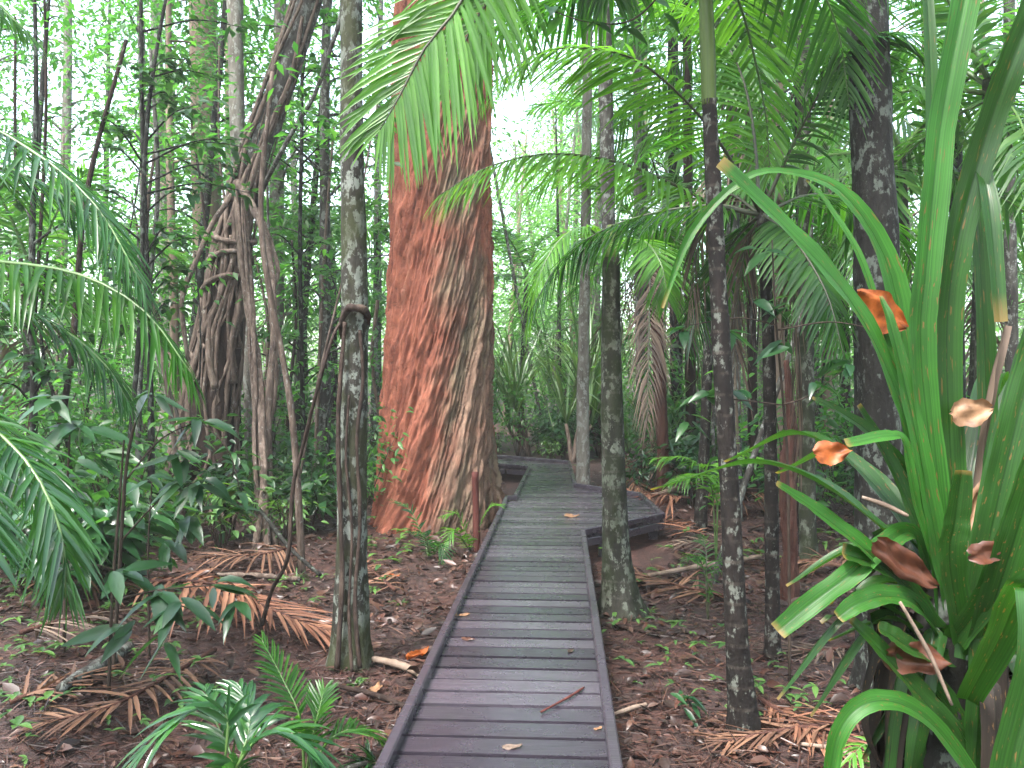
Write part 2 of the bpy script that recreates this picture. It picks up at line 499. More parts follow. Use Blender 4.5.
def frond(mb, pts, L, n=46, width=.03, droop=.35, a=(70, 28), v=12, r0=.012, t0=.14, mats=(0, 1), tm=None, jit=.12, seed=0, up=(0, 0, 1), tip=.4, sides=5):
    """pinnate frond: stalk along pts, n leaflets a side"""
    g = np.random.default_rng(seed + 11)
    tm = tm or T_LEAFLET
    tube(mb, pts, [r0 * 1.5, r0, r0 * .7, r0 * .25], sides, 16, mats[0])
    p = cr(pts, 200)
    T = unit(np.gradient(p, axis=0))
    upv = np.broadcast_to(np.asarray(up, float), T.shape)
    S = unit(np.cross(T, upv))
    N = np.cross(S, T)
    for sgn in (-1, 1):
        t = np.clip(np.linspace(t0, .995, n) + g.normal(0, .25 / n, n), 0, .999)
        i = (t * 199).astype(int)
        q = np.clip((t - t0) / (1 - t0), 0, 1)
        ang = np.radians(a[0] + (a[1] - a[0]) * q ** 1.2 + g.normal(0, 40 * jit, n))
        vv = np.radians(v + g.normal(0, 60 * jit, n))
        D = T[i] * np.cos(ang)[:, None] + (S[i] * sgn) * (np.sin(ang) * np.cos(vv))[:, None] + N[i] * (np.sin(ang) * np.sin(vv))[:, None]
        ln = L * np.interp(q, [0, .12, .4, .75, 1], [.55, .85, 1, .8, tip]) * (1 + g.normal(0, jit * .5, n))
        inst(mb, tm, p[i], D, N[i] + g.normal(0, jit, (n, 3)), ln, width * np.interp(q, [0, .5, 1], [.9, 1, .6]) * (1 + g.normal(0, .08, n)), droop * (1 + g.normal(0, .3, n)), mats[1])


def ribbon(mb, pts, widths, face=(0, -1, 0.2), mat=0, n=28, vee=.28, twist=0.0, cut=True, curl=0):
    """strap leaf with a keeled cross-section that keeps real thickness of fold"""
    p = cr(pts, n)
    T = unit(np.gradient(p, axis=0))
    w = np.interp(np.linspace(0, 1, n), np.linspace(0, 1, len(widths)), widths)
    fc = unit(np.asarray(face, float))
    S = unit(np.cross(T, np.broadcast_to(fc, T.shape)))
    N = np.cross(S, T)
    tw = np.linspace(0, twist, n)[:, None]
    S, N = S * np.cos(tw) + N * np.sin(tw), N * np.cos(tw) - S * np.sin(tw)
    prof = [(-.5, .5), (-.27, .10), (-.06, .02), (0, -.12), (.06, .02), (.27, .10), (.5, .5)]
    V, UV = [], []
    for i in range(n):
        for (s, h) in prof:
            wob = mn.noise(Vector((i * .33, s * 2.5, p[0][0] * 40 + p[0][2] * 31))) * .16 * abs(s) * 2
            eg = 1 + .10 * mn.noise(Vector((i * .6, (1 if s > 0 else 2) * 7.3, p[0][0] * 25)))
            V.append(p[i] + S[i] * (s * eg * w[i]) + N[i] * ((h * vee + wob) * w[i]))
            UV.append((i / (n - 1), s + .5))
    m = len(prof)
    idx = np.arange(n * m).reshape(n, m)
    f = np.stack([idx[:-1, :-1], idx[:-1, 1:], idx[1:, 1:], idx[1:, :-1]], -1).reshape(-1, 4)
    mb.add(V, f, mat, UV)


def box_between(mb, a, b, w, z0, z1, mat=0, ext=0.0):
    """a straight timber from a to b (plan points), width w"""
    a, b = np.asarray(a, float), np.asarray(b, float)
    d = unit(b - a)
    a, b = a - d * ext, b + d * ext
    s = np.array([-d[1], d[0]]) * w / 2
    c = [a + s, a - s, b - s, b + s]
    bev = .008
    V, rows = [], [(z0, 0), (z1 - bev, 0), (z1, bev)]
    ctr = sum(c) / 4
    for z, ins in rows:
        for q in c:
            k = q - np.sign(np.dot(q - ctr, s)) * unit(s) * ins
            V.append((k[0], k[1], z))
    f = [(3, 2, 1, 0), (8, 9, 10, 11)]
    for r_ in range(2):
        for j in range(4):
            f.append((r_ * 4 + j, r_ * 4 + (j + 1) % 4, r_ * 4 + 4 + (j + 1) % 4, r_ * 4 + 4 + j))
    mb.add(V, np.array(f), mat, smooth=False)


# ------------------------------------------------------------------ ground
def build_ground():
    mb = MB()
    xs = np.unique(np.concatenate([np.linspace(-7, 7, 110), np.linspace(-30, 30, 60), [-90, -70, -45, 45, 70, 90]]))
    ys = np.unique(np.concatenate([np.linspace(-4, 2, 12), np.linspace(2, 14, 120), np.linspace(14, 45, 70), [60, 75, 90], [-12, -30, -60, -90]]))
    X, Y = np.meshgrid(xs, ys)
    Z = np.array([[gz(x, y) for x, y in zip(rx, ry)] for rx, ry in zip(X, Y)])
    nx, ny = len(xs), len(ys)
    idx = np.arange(nx * ny).reshape(ny, nx)
    f = np.stack([idx[:-1, :-1], idx[:-1, 1:], idx[1:, 1:], idx[1:, :-1]], -1).reshape(-1, 4)
    mb.add(np.stack([X, Y, Z], -1).reshape(-1, 3), f)
    obj('ground', mb, ['ground'], label='damp brown rainforest floor strewn with rotting leaves', cat='ground', kind='structure')


build_ground()

# ------------------------------------------------------------------ boardwalk
SL = .0585


def XL(y): return -.537 + SL * (y - 3.595)
def XR(y): return .436 + SL * (y - 3.595)


MAIN = [(XL(-3), -3), (XR(-3), -3), (.746, 8.93), (1.78, 10.01), (1.775, 11.78), (.953, 12.86), (1.10, 16.35), (-.10, 17.45),
        (-4.2, 18.9), (-4.2, 17.2), (-.10, 15.72), (.326, 15.4), (.04, 11.49), (-.072, 11.45)]


def clip(poly, nrm, d, keep):
    out = []
    for i in range(len(poly)):
        a, b = np.array(poly[i]), np.array(poly[(i + 1) % len(poly)])
        da, db = (np.dot(a, nrm) - d) * keep, (np.dot(b, nrm) - d) * keep
        if da >= 0:
            out.append(a)
        if da * db < 0:
            out.append(a + (b - a) * da / (da - db))
    return out


def on_deck(x, y, m=0.06):
    if y < 8.93 and XL(y) - m < x < XR(y) + m:
        return True
    if 8.9 - m < y < 12.9 + m and -.1 - m < x < 1.78 + m:
        return True
    if 12.8 < y < 17.5 and -.1 - m < x < 1.12 + m:
        return True
    return 15.5 < y < 19 and -4.2 < x < 0


def build_deck():
    root = empty('boardwalk', (0, 4, 0), 'narrow wet timber boardwalk running past the big red tree', 'boardwalk', kind='structure')
    mb = MB()
    d = unit(np.array([SL, 1.0]))
    s, step = -3.2, .187
    while s < 17.2:
        w = step - .030 - abs(rng.normal(0, .002))
        if s < 15.55:
            q = clip(clip([p for p in MAIN if not (p[0] < -.2 and p[1] > 17)] if s < 15.4 else MAIN, d, s, 1), d, s + w, -1)
        else:
            # the far bend keeps the same board direction
            q = clip(clip(MAIN, d, s, 1), d, s + w, -1)
        if len(q) >= 3:
            q = np.array(q)
            xo = rng.normal(0, .004, 2)
            z = rng.normal(0, .0022)
            til = rng.normal(0, .0015)
            n = len(q)
            top = np.column_stack([q, np.full(n, z) + til * (q[:, 0])])
            bot = top - [0, 0, .036]
            V = np.vstack([bot, top])
            mb.add(V, np.array([list(range(n, 2 * n))]), 0, smooth=False)
            mb.add(V, np.array([list(range(n - 1, -1, -1))]), 0, smooth=False)
            fs = [(j, (j + 1) % n, n + (j + 1) % n, n + j) for j in range(n)]
            # one island per board: side walls share the same block of vertices
            mb.f[-2] = mb.f[-2]
            mb.f[-1] = mb.f[-1] - 2 * n
            mb.v.pop(); mb.uv.pop(); mb.n -= 2 * n
            mb.f.append(np.array(fs) + mb.n - 2 * n)
            mb.m.append(np.zeros(n)); mb.sm.append(np.zeros(n, bool))
        s += step
    # boards of the branch that turns behind the tree
    obj('decking', mb, ['plank'], root)
    edges = [((XL(-3), -3), (-.072, 11.45), 'low timber kerb along the tree side'), ((XR(-3), -3), (.746, 8.93), 'low timber kerb along the palm side'),
             ((.746, 8.93), (1.78, 10.01), None), ((1.78, 10.01), (1.775, 11.78), None), ((1.775, 11.78), (.953, 12.86), None), ((.953, 12.86), (1.10, 16.35), None),
             ((1.10, 16.35), (-.10, 17.45), None), ((-.10, 17.45), (-4.2, 18.9), None), ((-4.2, 17.2), (-.10, 15.72), None), ((-.10, 15.72), (.326, 15.4), None),
             ((.326, 15.4), (.04, 11.49), None), ((.04, 11.49), (-.072, 11.45), None)]
    for i, (a, b, lab) in enumerate(edges):
        k = MB()
        box_between(k, a, b, .052, .004 + .0013 * (i % 2), .062 + .002 * (i % 3), 0, -.001 if i else 0)
        obj('kerb', k, ['kerb'], root, label=lab)
        j = MB()
        box_between(j, a, b, .045, -.125 + .002 * (i % 2), -.039 - .001 * (i % 3), 0, -.03)
        obj('joist', j, ['kerb'], root)
    for (x, y) in [(XL(4.2) + .05, 4.2), (XR(4.2) - .05, 4.2), (XL(7) + .05, 7), (XR(7) - .05, 7), (1.0, 9.35), (1.68, 10.15), (1.68, 11.6), (.02, 11.2), (XL(9.6) + .05, 9.6), (.4, 15.3), (.95, 13)]:
        k = MB()
        box_between(k, (x - .05, y), (x + .05, y), .1, -.6, -.128)
        obj('support_post', k, ['kerb'], root)


build_deck()

# ------------------------------------------------------------------ the giant red tree
def red_tree():
    cx, cy = -1.0, 11.45
    base = (cx, cy, gz(cx, cy))
    root = empty('giant_red_tree', base, 'huge tree with twisted red-brown fibrous bark beside the boardwalk', 'tree')
    nth, nz = 330, 380
    zs = np.concatenate([np.linspace(-.7, 6.4, nz - 30), np.linspace(6.5, 15, 30)])
    V, UV, A = [], [], []
    for z in zs:
        h = max(0.0, z + .3)
        r = .655 + .15 * math.exp(-h / .8) + .06 * math.exp(-h / 3.2) - .006 * min(h, 8)
        ox = .01 * h - .03 * math.exp(-h / .8)
        for j in range(nth + 1):
            th = 2 * PI * (j % nth) / nth
            # strands twist as they climb
            s = th - .34 * h
            fl = .055 * math.sin(5 * s + .6 + .5 * math.sin(h * .5)) + .035 * math.sin(9 * s + 2.1 + .7 * math.sin(h * .8 + 1)) + .02 * math.sin(17 * s + h)
            fl *= .34 + .62 * math.exp(-h / 1.4)
            ds, c5 = math.cos(s), math.sin(s)
            q = Vector((ds * 3.2, c5 * 3.2, h * .55))
            rid = mn.noise(Vector((ds * 7, c5 * 7, h * 1.1))) * .03 + (1 - abs(mn.noise(Vector((ds * 17, c5 * 17, h * 1.9))) * 2.6)) * .034 + mn.noise(q) * .05
            rid += mn.noise(Vector((ds * 34, c5 * 34, h * 4.5))) * .042
            rid += mn.noise(Vector((ds * 22, c5 * 22, h * 4))) * .026
            rad = r + (fl + rid) * (r / .75)
            V.append((cx + ox + rad * math.cos(th), cy + rad * math.sin(th), z))
            UV.append((s / (2 * PI) * 1.0, h / 2.2))
            # weathered grey strips: on the side turned to the walkway, broader low down
            fa = math.cos(th - R(-40) - .12 * (2.2 - h)) 
            A.append(.36 * max(-1, min(1, fa * 1.7 - .92 - .20 * (h - 1.2))) + .30)
    m = nth + 1
    idx = np.arange(len(zs) * m).reshape(len(zs), m)
    f = np.stack([idx[:-1, :-1], idx[:-1, 1:], idx[1:, 1:], idx[1:, :-1]], -1).reshape(-1, 4)
    mb = MB()
    mb.add(V, f, 0, UV)
    o = obj('trunk', mb, ['bark_red'], root)
    at = o.data.attributes.new('weather', 'FLOAT', 'POINT')
    at.data.foreach_set('value', np.array(A, dtype=np.float32))
    return root


red_root = red_tree()


# ------------------------------------------------------------------ leaf clouds
def cloud(mb, centres, n, spread, size, wid, mat=0, tm=None, seed=0, flat=.55, droop=.25, updir=.35):
    g = np.random.default_rng(seed)
    C = np.asarray(centres, float)
    c = C[g.integers(0, len(C), n)]
    off = g.normal(0, 1, (n, 3)) * [spread, spread, spread * flat]
    O = c + off
    D = off * [1, 1, .3] + g.normal(0, spread * .7, (n, 3))
    D[:, 2] = D[:, 2] * .5 - .25 * spread
    N = np.array([0, 0, 1.0]) + g.normal(0, updir, (n, 3))
    L = size * g.uniform(.6, 1.35, n)
    inst(mb, tm or T_LO, O, D, N, L, L * wid, droop * g.uniform(.3, 1.4, n), mat)


def tree_variant(seed, H, r, nl, leaf, crown0, per=110, leafmat='leaf_mid', bark='bark_grey', lean=.3, spread=.42, reach=1.7):
    """a slender rainforest tree at the origin: returns (trunk mesh, crown mesh)"""
    g = np.random.default_rng(seed)
    tb, cb = MB(), MB()
    lx, ly = g.normal(0, lean, 2)
    pts = [(0, 0, -.2), (lx * .2 + g.normal(0, .04), ly * .2, H * .25), (lx * .5, ly * .5 + g.normal(0, .05), H * .55), (lx, ly, H)]
    p, rr = tube(tb, pts, [r * 1.5, r * 1.05, r * .9, r * .7, r * .35], 9, 26, 0, .12, 3, seed)
    cen = []
    for k in range(nl):
        z = crown0 + (H - crown0) * (k + g.uniform(0, 1)) / nl
        i = min(len(p) - 1, int((z + .2) / (H + .2) * (len(p) - 1)))
        az = g.uniform(0, 2 * PI)
        ln = reach * g.uniform(.45, 1.2) * (1 - .35 * z / H)
        tipp = p[i] + [math.cos(az) * ln, math.sin(az) * ln, ln * g.uniform(-.05, .55)]
        mid = (p[i] + tipp) / 2 + [0, 0, .12 * ln]
        tube(tb, [p[i], mid, tipp], [r * .28, r * .16, r * .06], 4, 6, 0, cap=False)
        cen += [tipp, mid * .35 + tipp * .65 + g.normal(0, .18, 3)]
        if g.uniform() < .6:
            cen.append(mid + g.normal(0, .3, 3))
    cloud(cb, cen, per * nl, spread, leaf, .42, 0, T_LO, seed + 5)
    return tb.mesh('trunk', [bark]), cb.mesh('crown', [leafmat])


def put_tree(var, x, y, rot, sc, name, label, cat, group=None, bark=None):
    root = empty(name, (x, y, gz(x, y)), label, cat, group)
    root.rotation_euler[2] = rot
    root.scale = (sc, sc, sc)
    t = obj('trunk', var[0], None, root)
    c = obj('crown', var[1], None, root)
    return root


TV = [tree_variant(1, 13, .10, 22, .15, 2.6), tree_variant(2, 15, .13, 24, .17, 3.4, bark='bark_pale'), tree_variant(3, 11, .075, 20, .14, 1.6, bark='bark_dark'),
      tree_variant(4, 14, .11, 22, .16, 4.0, bark='bark_tan'), tree_variant(5, 9, .05, 18, .13, .9, per=90, bark='bark_dark', reach=1.2)]
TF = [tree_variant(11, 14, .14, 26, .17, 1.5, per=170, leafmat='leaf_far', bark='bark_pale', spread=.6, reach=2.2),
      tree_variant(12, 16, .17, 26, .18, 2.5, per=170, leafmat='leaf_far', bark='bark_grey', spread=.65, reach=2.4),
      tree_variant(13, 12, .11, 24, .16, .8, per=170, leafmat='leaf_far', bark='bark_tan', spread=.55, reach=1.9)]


def X(px, Y): return (px - 512) / F * Y


# individually recognisable background trees behind the walk
NAMED = [
    (0, 103, 21, .9, 'thin pale tree against the bright sky gap at upper left'),
    (0, 147, 17, 1.0, 'grey lichened tree between the thin pale tree and the tan-barked tree'),
    (2, 183, 15, 1.1, 'dark slender tree just beside the broad tan-barked tree'),
    (2, 293, 15.5, 1.0, 'dark slim tree behind the hanging vine roots'),
    (0, 322, 14.2, 1.0, 'straight dark grey tree just behind the lichened trunk with the vine knob'),
    (1, 60, 19, 1.0, 'pale tree half hidden behind the arching fronds of the tall palm'),
    (4, 560, 21, 1.0, 'thin leafy sapling past the far bend of the boardwalk'),
    (4, 20, 12, 1.0, 'bushy sapling behind the lowest arching fronds at the picture edge'),
]
for v, px, Y, sc, lab in NAMED:
    put_tree(TV[v], X(px, Y), Y, rng.uniform(0, 6.28), sc, 'forest_tree', lab, 'tree')

# many slender trees that nothing tells apart
def clear_of(px, Y):
    """keep the view along the boardwalk and the sky gaps open"""
    if 515 < px < 590 and Y < 26:
        return False
    if 10 < px < 112:
        return False
    return True


placed = []
k = 0
while k < 22:
    Y = rng.uniform(14.5, 24)
    px = rng.uniform(-90, 1110)
    x = X(px, Y)
    if not clear_of(px, Y) or on_deck(x, Y, .8) or any((x - a) ** 2 + (Y - b) ** 2 < 1.6 for a, b in placed):
        continue
    placed.append((x, Y))
    put_tree(TV[int(rng.integers(0, 5))], x, Y, rng.uniform(0, 6.28), rng.uniform(.75, 1.2), 'slender_tree', 'slender leafy rainforest tree in the thicket behind the boardwalk', 'tree', 'slender trees of the thicket')
    k += 1
k = 0
while k < 30:
    Y = rng.uniform(24, 38)
    px = rng.uniform(-120, 1140)
    x = X(px, Y)
    if (5 < px < 112) or (536 < px < 550) or any((x - a) ** 2 + (Y - b) ** 2 < 2.5 for a, b in placed):
        continue
    placed.append((x, Y))
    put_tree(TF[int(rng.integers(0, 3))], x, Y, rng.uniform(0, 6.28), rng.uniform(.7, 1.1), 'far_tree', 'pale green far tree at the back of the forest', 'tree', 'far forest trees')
    k += 1


for px, Y, v, sc in ((505, 31, 2, .9), (523, 36, 0, .85), (561, 34, 1, .8), (580, 30, 2, .95), (545, 38, 2, 1.0)):
    put_tree(TF[v], X(px, Y), Y, px * .7, sc, 'far_tree', 'pale green far tree at the back of the forest', 'tree', 'far forest trees')


def far_wood_and_light_screen():
    mb = MB()
    g = np.random.default_rng(5)
    cen = []
    while len(cen) < 520:
        x, y, z = g.uniform(-42, 42), g.uniform(39, 52), g.uniform(.3, 11) ** 1.0
        px = 512 + x / y * F
        if z > 3.5 and (-10 < px < 115):
            continue
        if z > 5 and mn.noise(Vector((x * .18, z * .2, 2))) < .0:
            continue
        cen.append((x, y, z + 1))
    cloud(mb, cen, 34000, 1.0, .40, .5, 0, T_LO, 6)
    cen = []  # unseen foliage added behind and beside the camera to block low light
    while len(cen) < 420:
        x, y, z = g.uniform(-24, 24), g.uniform(-18, 22), g.uniform(0, 12)
        if y > -7 and abs(x) < max(6.5, .72 * y + 5.5):
            continue
        cen.append((x, y, z))
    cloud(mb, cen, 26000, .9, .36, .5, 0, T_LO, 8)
    obj('far_wood_and_light_screen', mb, ['leaf_far'], label='distant misty mass of pale green rainforest foliage, plus unseen foliage added around the camera to block light', cat='woodland', kind='stuff')


far_wood_and_light_screen()

# ------------------------------------------------------------------ shrubs and saplings of the understorey
def shrub_variant(seed, h, n, leaf, wid=.45, mat='leaf_mid', spread=.16, tm=None, nst=6):
    g = np.random.default_rng(seed)
    sb, fb = MB(), MB()
    cen = []
    for k in range(nst):
        az, ln = g.uniform(0, 6.28), h * g.uniform(.5, 1)
        tipp = np.array([math.cos(az) * ln * g.uniform(.2, .6), math.sin(az) * ln * g.uniform(.2, .6), ln])
        mid = tipp * .5 + [g.normal(0, .05), g.normal(0, .05), .08]
        tube(sb, [(0, 0, -.1), mid, tipp], [.014, .009, .004], 4, 8, 0, cap=False)
        cen += [tipp, mid + (tipp - mid) * .5, mid + g.normal(0, .1, 3)]
    cloud(fb, cen, n, spread, leaf, wid, 0, tm or T_LEAF, seed + 3, .8, .3, .5)
    return sb.mesh('stem', ['twig']), fb.mesh('foliage', [mat])


SV = [shrub_variant(21, 1.3, 260, .15, mat='leaf'), shrub_variant(22, 1.9, 380, .12, mat='leaf_mid', spread=.24), shrub_variant(23, .7, 160, .11, mat='moss_leaf'),
      shrub_variant(24, 2.6, 420, .15, mat='leaf_mid', spread=.3), shrub_variant(25, 1.1, 150, .24, .4, 'leaf', .15)]


def put_shrub(v, x, y, rot, sc, label, group=None, name='shrub', cat='shrub'):
    root = empty(name, (x, y, gz(x, y)), label, cat, group)
    root.rotation_euler[2] = rot
    root.scale = (sc, sc, sc)
    obj('stem', SV[v][0], None, root)
    obj('foliage', SV[v][1], None, root)


k = 0
splaced = []
while k < 90:
    Y = rng.uniform(9, 24)
    px = rng.uniform(-60, 1090)
    x = X(px, Y)
    if on_deck(x, Y, .5) or any((x - a) ** 2 + (Y - b) ** 2 < .45 for a, b in splaced):
        continue
    if 360 < px < 640 and Y < 16.5:
        continue
    if 590 < px < 830 and Y < 13:
        continue
    if px > 830 and Y < 10:
        continue
    splaced.append((x, Y))
    v = int(rng.choice([0, 1, 1, 2, 3, 3, 4])) if Y > 13 else int(rng.choice([0, 2, 2, 1, 4]))
    put_shrub(v, x, Y, rng.uniform(0, 6.28), rng.uniform(.7, 1.25), 'small leafy green shrub of the rainforest understorey', 'understorey shrubs')
    k += 1


k = 0
while k < 58:
    Y = rng.uniform(6.8, 14)
    px = rng.uniform(-60, 385) if k < 42 else rng.uniform(640, 1010)
    x = X(px, Y)
    if on_deck(x, Y, .5) or any((x - a) ** 2 + (Y - b) ** 2 < .16 for a, b in splaced):
        continue
    if (330 < px and Y < 12.5 and k < 42) or (k >= 42 and Y < 9.5) or (250 < px < 390 and Y < 8.2) or (140 < px < 310 and Y < 11.2):
        continue
    splaced.append((x, Y))
    put_shrub(int(rng.choice([0, 4, 2, 0, 1])), x, Y, rng.uniform(0, 6.28), rng.uniform(.55, 1.05), 'leafy bush crowding the bank between the tree trunks', 'bushes between the trunks')
    k += 1


for i in range(20):
    px, Y = (rng.uniform(488, 605), rng.uniform(18.6, 22)) if i < 14 else (rng.uniform(610, 720), rng.uniform(16.5, 20))
    x = X(px, Y)
    put_shrub(int(rng.choice([0, 2, 4, 0])), x, Y, rng.uniform(0, 6.28), rng.uniform(.7, 1.25), 'leafy bush closing off the far end of the boardwalk', 'bushes at the far bend')


# ------------------------------------------------------------------ trunks along the walk
def trunk_path(Y, rows, top=None, dY=0.0, base_dz=-.14):
    """rows: (px, py, width px) from the base upwards"""
    pts, rad = [], []
    n = len(rows)
    for i, (px, py, w) in enumerate(rows):
        yy = Y + dY * i / max(1, n - 1)
        pts.append(W(px, py, yy))
        rad.append(w / 2 / F * yy)
    pts[0][2] = gz(pts[0][0], Y) + base_dz
    if top:
        d = pts[-1] - pts[-2]
        pts.append(pts[-1] + d / d[2] * (top - pts[-1][2]))
        rad.append(rad[-1] * .85)
    return pts, rad


def trunk_obj(name, part, Y, rows, mat, label, cat='tree', top=9.0, group=None, sides=18, n=60, lump=.12, lf=5, seed=0, flute=0, flamp=0, dY=0, ringamp=0, ringlen=.12):
    pts, rad = trunk_path(Y, rows, top, dY)
    root = empty(name, (pts[0][0], Y, pts[0][2] + .12), label, cat, group)
    mb = MB()
    tube(mb, pts, rad_resample(pts, rad), sides, n, 0, lump, lf, seed, flute, flamp, ringamp=ringamp, ringlen=ringlen, flare=.22)
    obj(part, mb, [mat], root)
    return root, pts


def rad_resample(pts, rad):
    """radii by control point are spread evenly over the spline parameter, as tube() expects"""
    return rad


def crown_on(root, top, seed, mat='leaf_mid', n=1500, spread=1.0, size=.16, big=0):
    g = np.random.default_rng(seed)
    mb = MB()
    cen = np.array(top) + g.normal(0, 1, (14, 3)) * [1.0, 1.0, .8]
    if big:  # crown widened above the frame to shade the near ground
        cen = np.array(top) + g.normal(0, 1, (40, 3)) * [big, big, .5]
        cen[:, 2] = np.maximum(cen[:, 2], top[2] - .8)
        n = int(1600 * big)
    cloud(mb, cen, n, spread * .5, size, .42, 0, T_LO, seed)
    obj('crown', mb, [mat], root)


# lichened trunk with the woody vine knob
r_lich, p_l = trunk_obj('lichen_tree', 'trunk', 5.75, [(349, 672, 50), (351, 640, 37), (351, 560, 30), (353, 440, 28), (355, 300, 27), (352, 160, 24), (351, 0, 22)], 'bark_lich',
                        'straight grey lichened tree carrying a dark woody vine knob at eye height', seed=3, flute=7, flamp=.10, lump=.10)
crown_on(r_lich, p_l[-1], 51, big=2.3)

# palm-like mossy trunk standing against the boardwalk
r_moss, p_m = trunk_obj('mossy_palm', 'trunk', 7.2, [(621, 610, 52), (619, 590, 36), (616, 540, 27), (613, 450, 23), (611, 340, 20), (611, 258, 17)], 'bark_moss',
                        'mossy palm with swollen base standing tight against the boardwalk edge', 'palm', top=None, seed=5, lump=.05, ringamp=.02, ringlen=.16)
# far lichened trunk in the notch of the platform
r_n, p_n = trunk_obj('lichen_tree', 'trunk', 13.4, [(583, 492, 18), (583, 470, 14), (583, 380, 12), (585, 260, 10), (587, 120, 10), (588, 0, 9)], 'bark_pale',
                     'pale lichened trunk standing in the notch of the far platform kerb', seed=6, lump=.1)
crown_on(r_n, p_n[-1], 52)
# grey trunk seen above the mossy palm
r_g, p_g = trunk_obj('grey_tree', 'trunk', 10.6, [(614, 540, 18), (612, 400, 15), (609, 240, 14), (606, 100, 14), (604, -10, 14)], 'bark_grey', 'slim grey trunk rising behind the crown of the mossy palm', seed=7)
crown_on(r_g, p_g[-1], 53)
# slim dark palm in the right middle, ringed, with green crownshaft
r_ring, p_r = trunk_obj('ringed_palm', 'trunk', 4.6, [(746, 742, 38), (743, 710, 29), (737, 640, 23), (730, 500, 19), (722, 360, 18), (714, 200, 16), (709, 100, 14)], 'bark_palm_dark',
                        'slim dark ringed palm with smooth green crownshaft by the trodden floor', 'palm', top=None, seed=8, lump=.04, ringamp=.03, ringlen=.105)
# thick dark tree behind the strap-leaved plant
r_dk, p_d = trunk_obj('dark_tree', 'trunk', 5.2, [(884, 715, 70), (882, 660, 52), (880, 500, 48), (876, 300, 44), (872, 140, 40), (866, -10, 38)], 'bark_dark',
                      'thick blackish tree spotted with lichen behind the strap-leaved plant', seed=9, lump=.10)
crown_on(r_dk, p_d[-1], 54, big=2.5)
# slender palm with the arching fronds
r_arch, p_a = trunk_obj('arching_palm', 'trunk', 5.75, [(773, 675, 20), (773, 640, 15), (771, 480, 13), (768, 330, 12), (762, 215, 11)], 'bark_palm_dark',
                        'slender brown palm whose long fronds arch over the boardwalk', 'palm', top=None, seed=10, lump=.05, ringamp=.03, ringlen=.12)
# others on the right
r_s, p_s = trunk_obj('dead_stump', 'stem', 7.5, [(789, 605, 18), (789, 540, 15), (788, 470, 18), (791, 420, 11), (786, 360, 4)], 'dead_stub', 'dark ragged dead palm stem between the slender palm and the black tree', 'dead palm', top=None, seed=11, lump=.5, lf=8)
r_gp, p_gp = trunk_obj('grey_tree', 'trunk', 8.9, [(808, 570, 24), (808, 540, 17), (807, 440, 15), (806, 300, 14), (804, 120, 13), (803, 0, 12)], 'bark_moss', 'mossy grey trunk behind the dead palm stem', seed=12)
crown_on(r_gp, p_gp[-1], 55)
r_br, p_br = trunk_obj('brown_palm', 'trunk', 13.2, [(664, 505, 15), (663, 460, 12), (660, 380, 12), (655, 300, 13), (651, 240, 14)], 'dead_stub', 'reddish brown palm shrouded in hanging dead fronds past the platform', 'palm', top=None, seed=13, lump=.25)
r_w, p_w = trunk_obj('grey_tree', 'trunk', 11.5, [(735, 530, 16), (734, 400, 13), (733, 200, 12), (732, 0, 11)], 'bark_grey', 'grey trunk half hidden behind the ringed palm', seed=14)
crown_on(r_w, p_w[-1], 56)
for px, Y, w, lab, mt in [(690, 15, 11, 'brown trunk beyond the bright green frond tuft', 'bark_brown'), (640, 16.5, 10, 'thin grey trunk beyond the platform corner', 'bark_grey'),
                          (676, 17.5, 13, 'stout dark trunk in the shade beyond the platform', 'bark_dark'), (752, 13, 10, 'thin brown trunk behind the glossy sapling', 'bark_brown'),
                          (958, 9, 15, 'dim grey trunk seen through the strap leaves', 'bark_dark'), (1012, 12, 13, 'dim trunk at the edge behind the strap-leaved plant', 'bark_grey')]:
    yb = HY + F * (CZ + .3) / Y
    r_, p_ = trunk_obj('background_tree', 'trunk', Y, [(px, yb, w * 1.3), (px + 1, yb - 60, w), (px - 2, 200, w * .85), (px - 3, 0, w * .8)], mt, lab, seed=px)
    crown_on(r_, p_[-1], 60 + px)

# broad tan trunk far left
r_tan, p_t = trunk_obj('tan_tree', 'trunk', 17.0, [(213, 480, 44), (210, 430, 33), (208, 250, 29), (205, 120, 27), (203, 0, 27)], 'bark_tan', 'broad smooth tan-barked tree behind the vine-wrapped tree', seed=15, lump=.06)
crown_on(r_tan, p_t[-1], 57)
# slim grey trunk in front of the vine tree
r_sg, p_sg = trunk_obj('grey_tree', 'trunk', 12.6, [(258, 512, 26), (256, 490, 18), (252, 400, 17), (245, 280, 16), (238, 150, 15), (235, 0, 15)], 'bark_pale', 'slim pale grey trunk rising just behind the root collar of the vine-wrapped tree', seed=16, flute=6, flamp=.12)
crown_on(r_sg, p_sg[-1], 58, big=2.2)
# leaning thin poles near the far bend
for i, (a, b, lab) in enumerate([((509, 250), (545, 440), 'thin grey leaning pole-like tree by the far bend'), ((566, 230), (548, 450), 'thin pale sapling leaning the other way by the far bend')]):
    Y = 22 + 2 * i
    mb = MB()
    tube(mb, [G(b[0] + 2, Y, -.1), W(b[0], b[1], Y), W(*a, Y), W(a[0] + (a[0] - b[0]) * 1.2, a[1] - 230, Y)], [.06, .05, .045, .035], 7, 20, 0, .1)
    root = empty('leaning_sapling', G(b[0], Y), lab, 'tree')
    obj('trunk', mb, [('bark_grey', 'bark_pale')[i]], root)
    crown_on(root, W(a[0], a[1] - 250, Y), 70 + i, n=500, spread=.8)


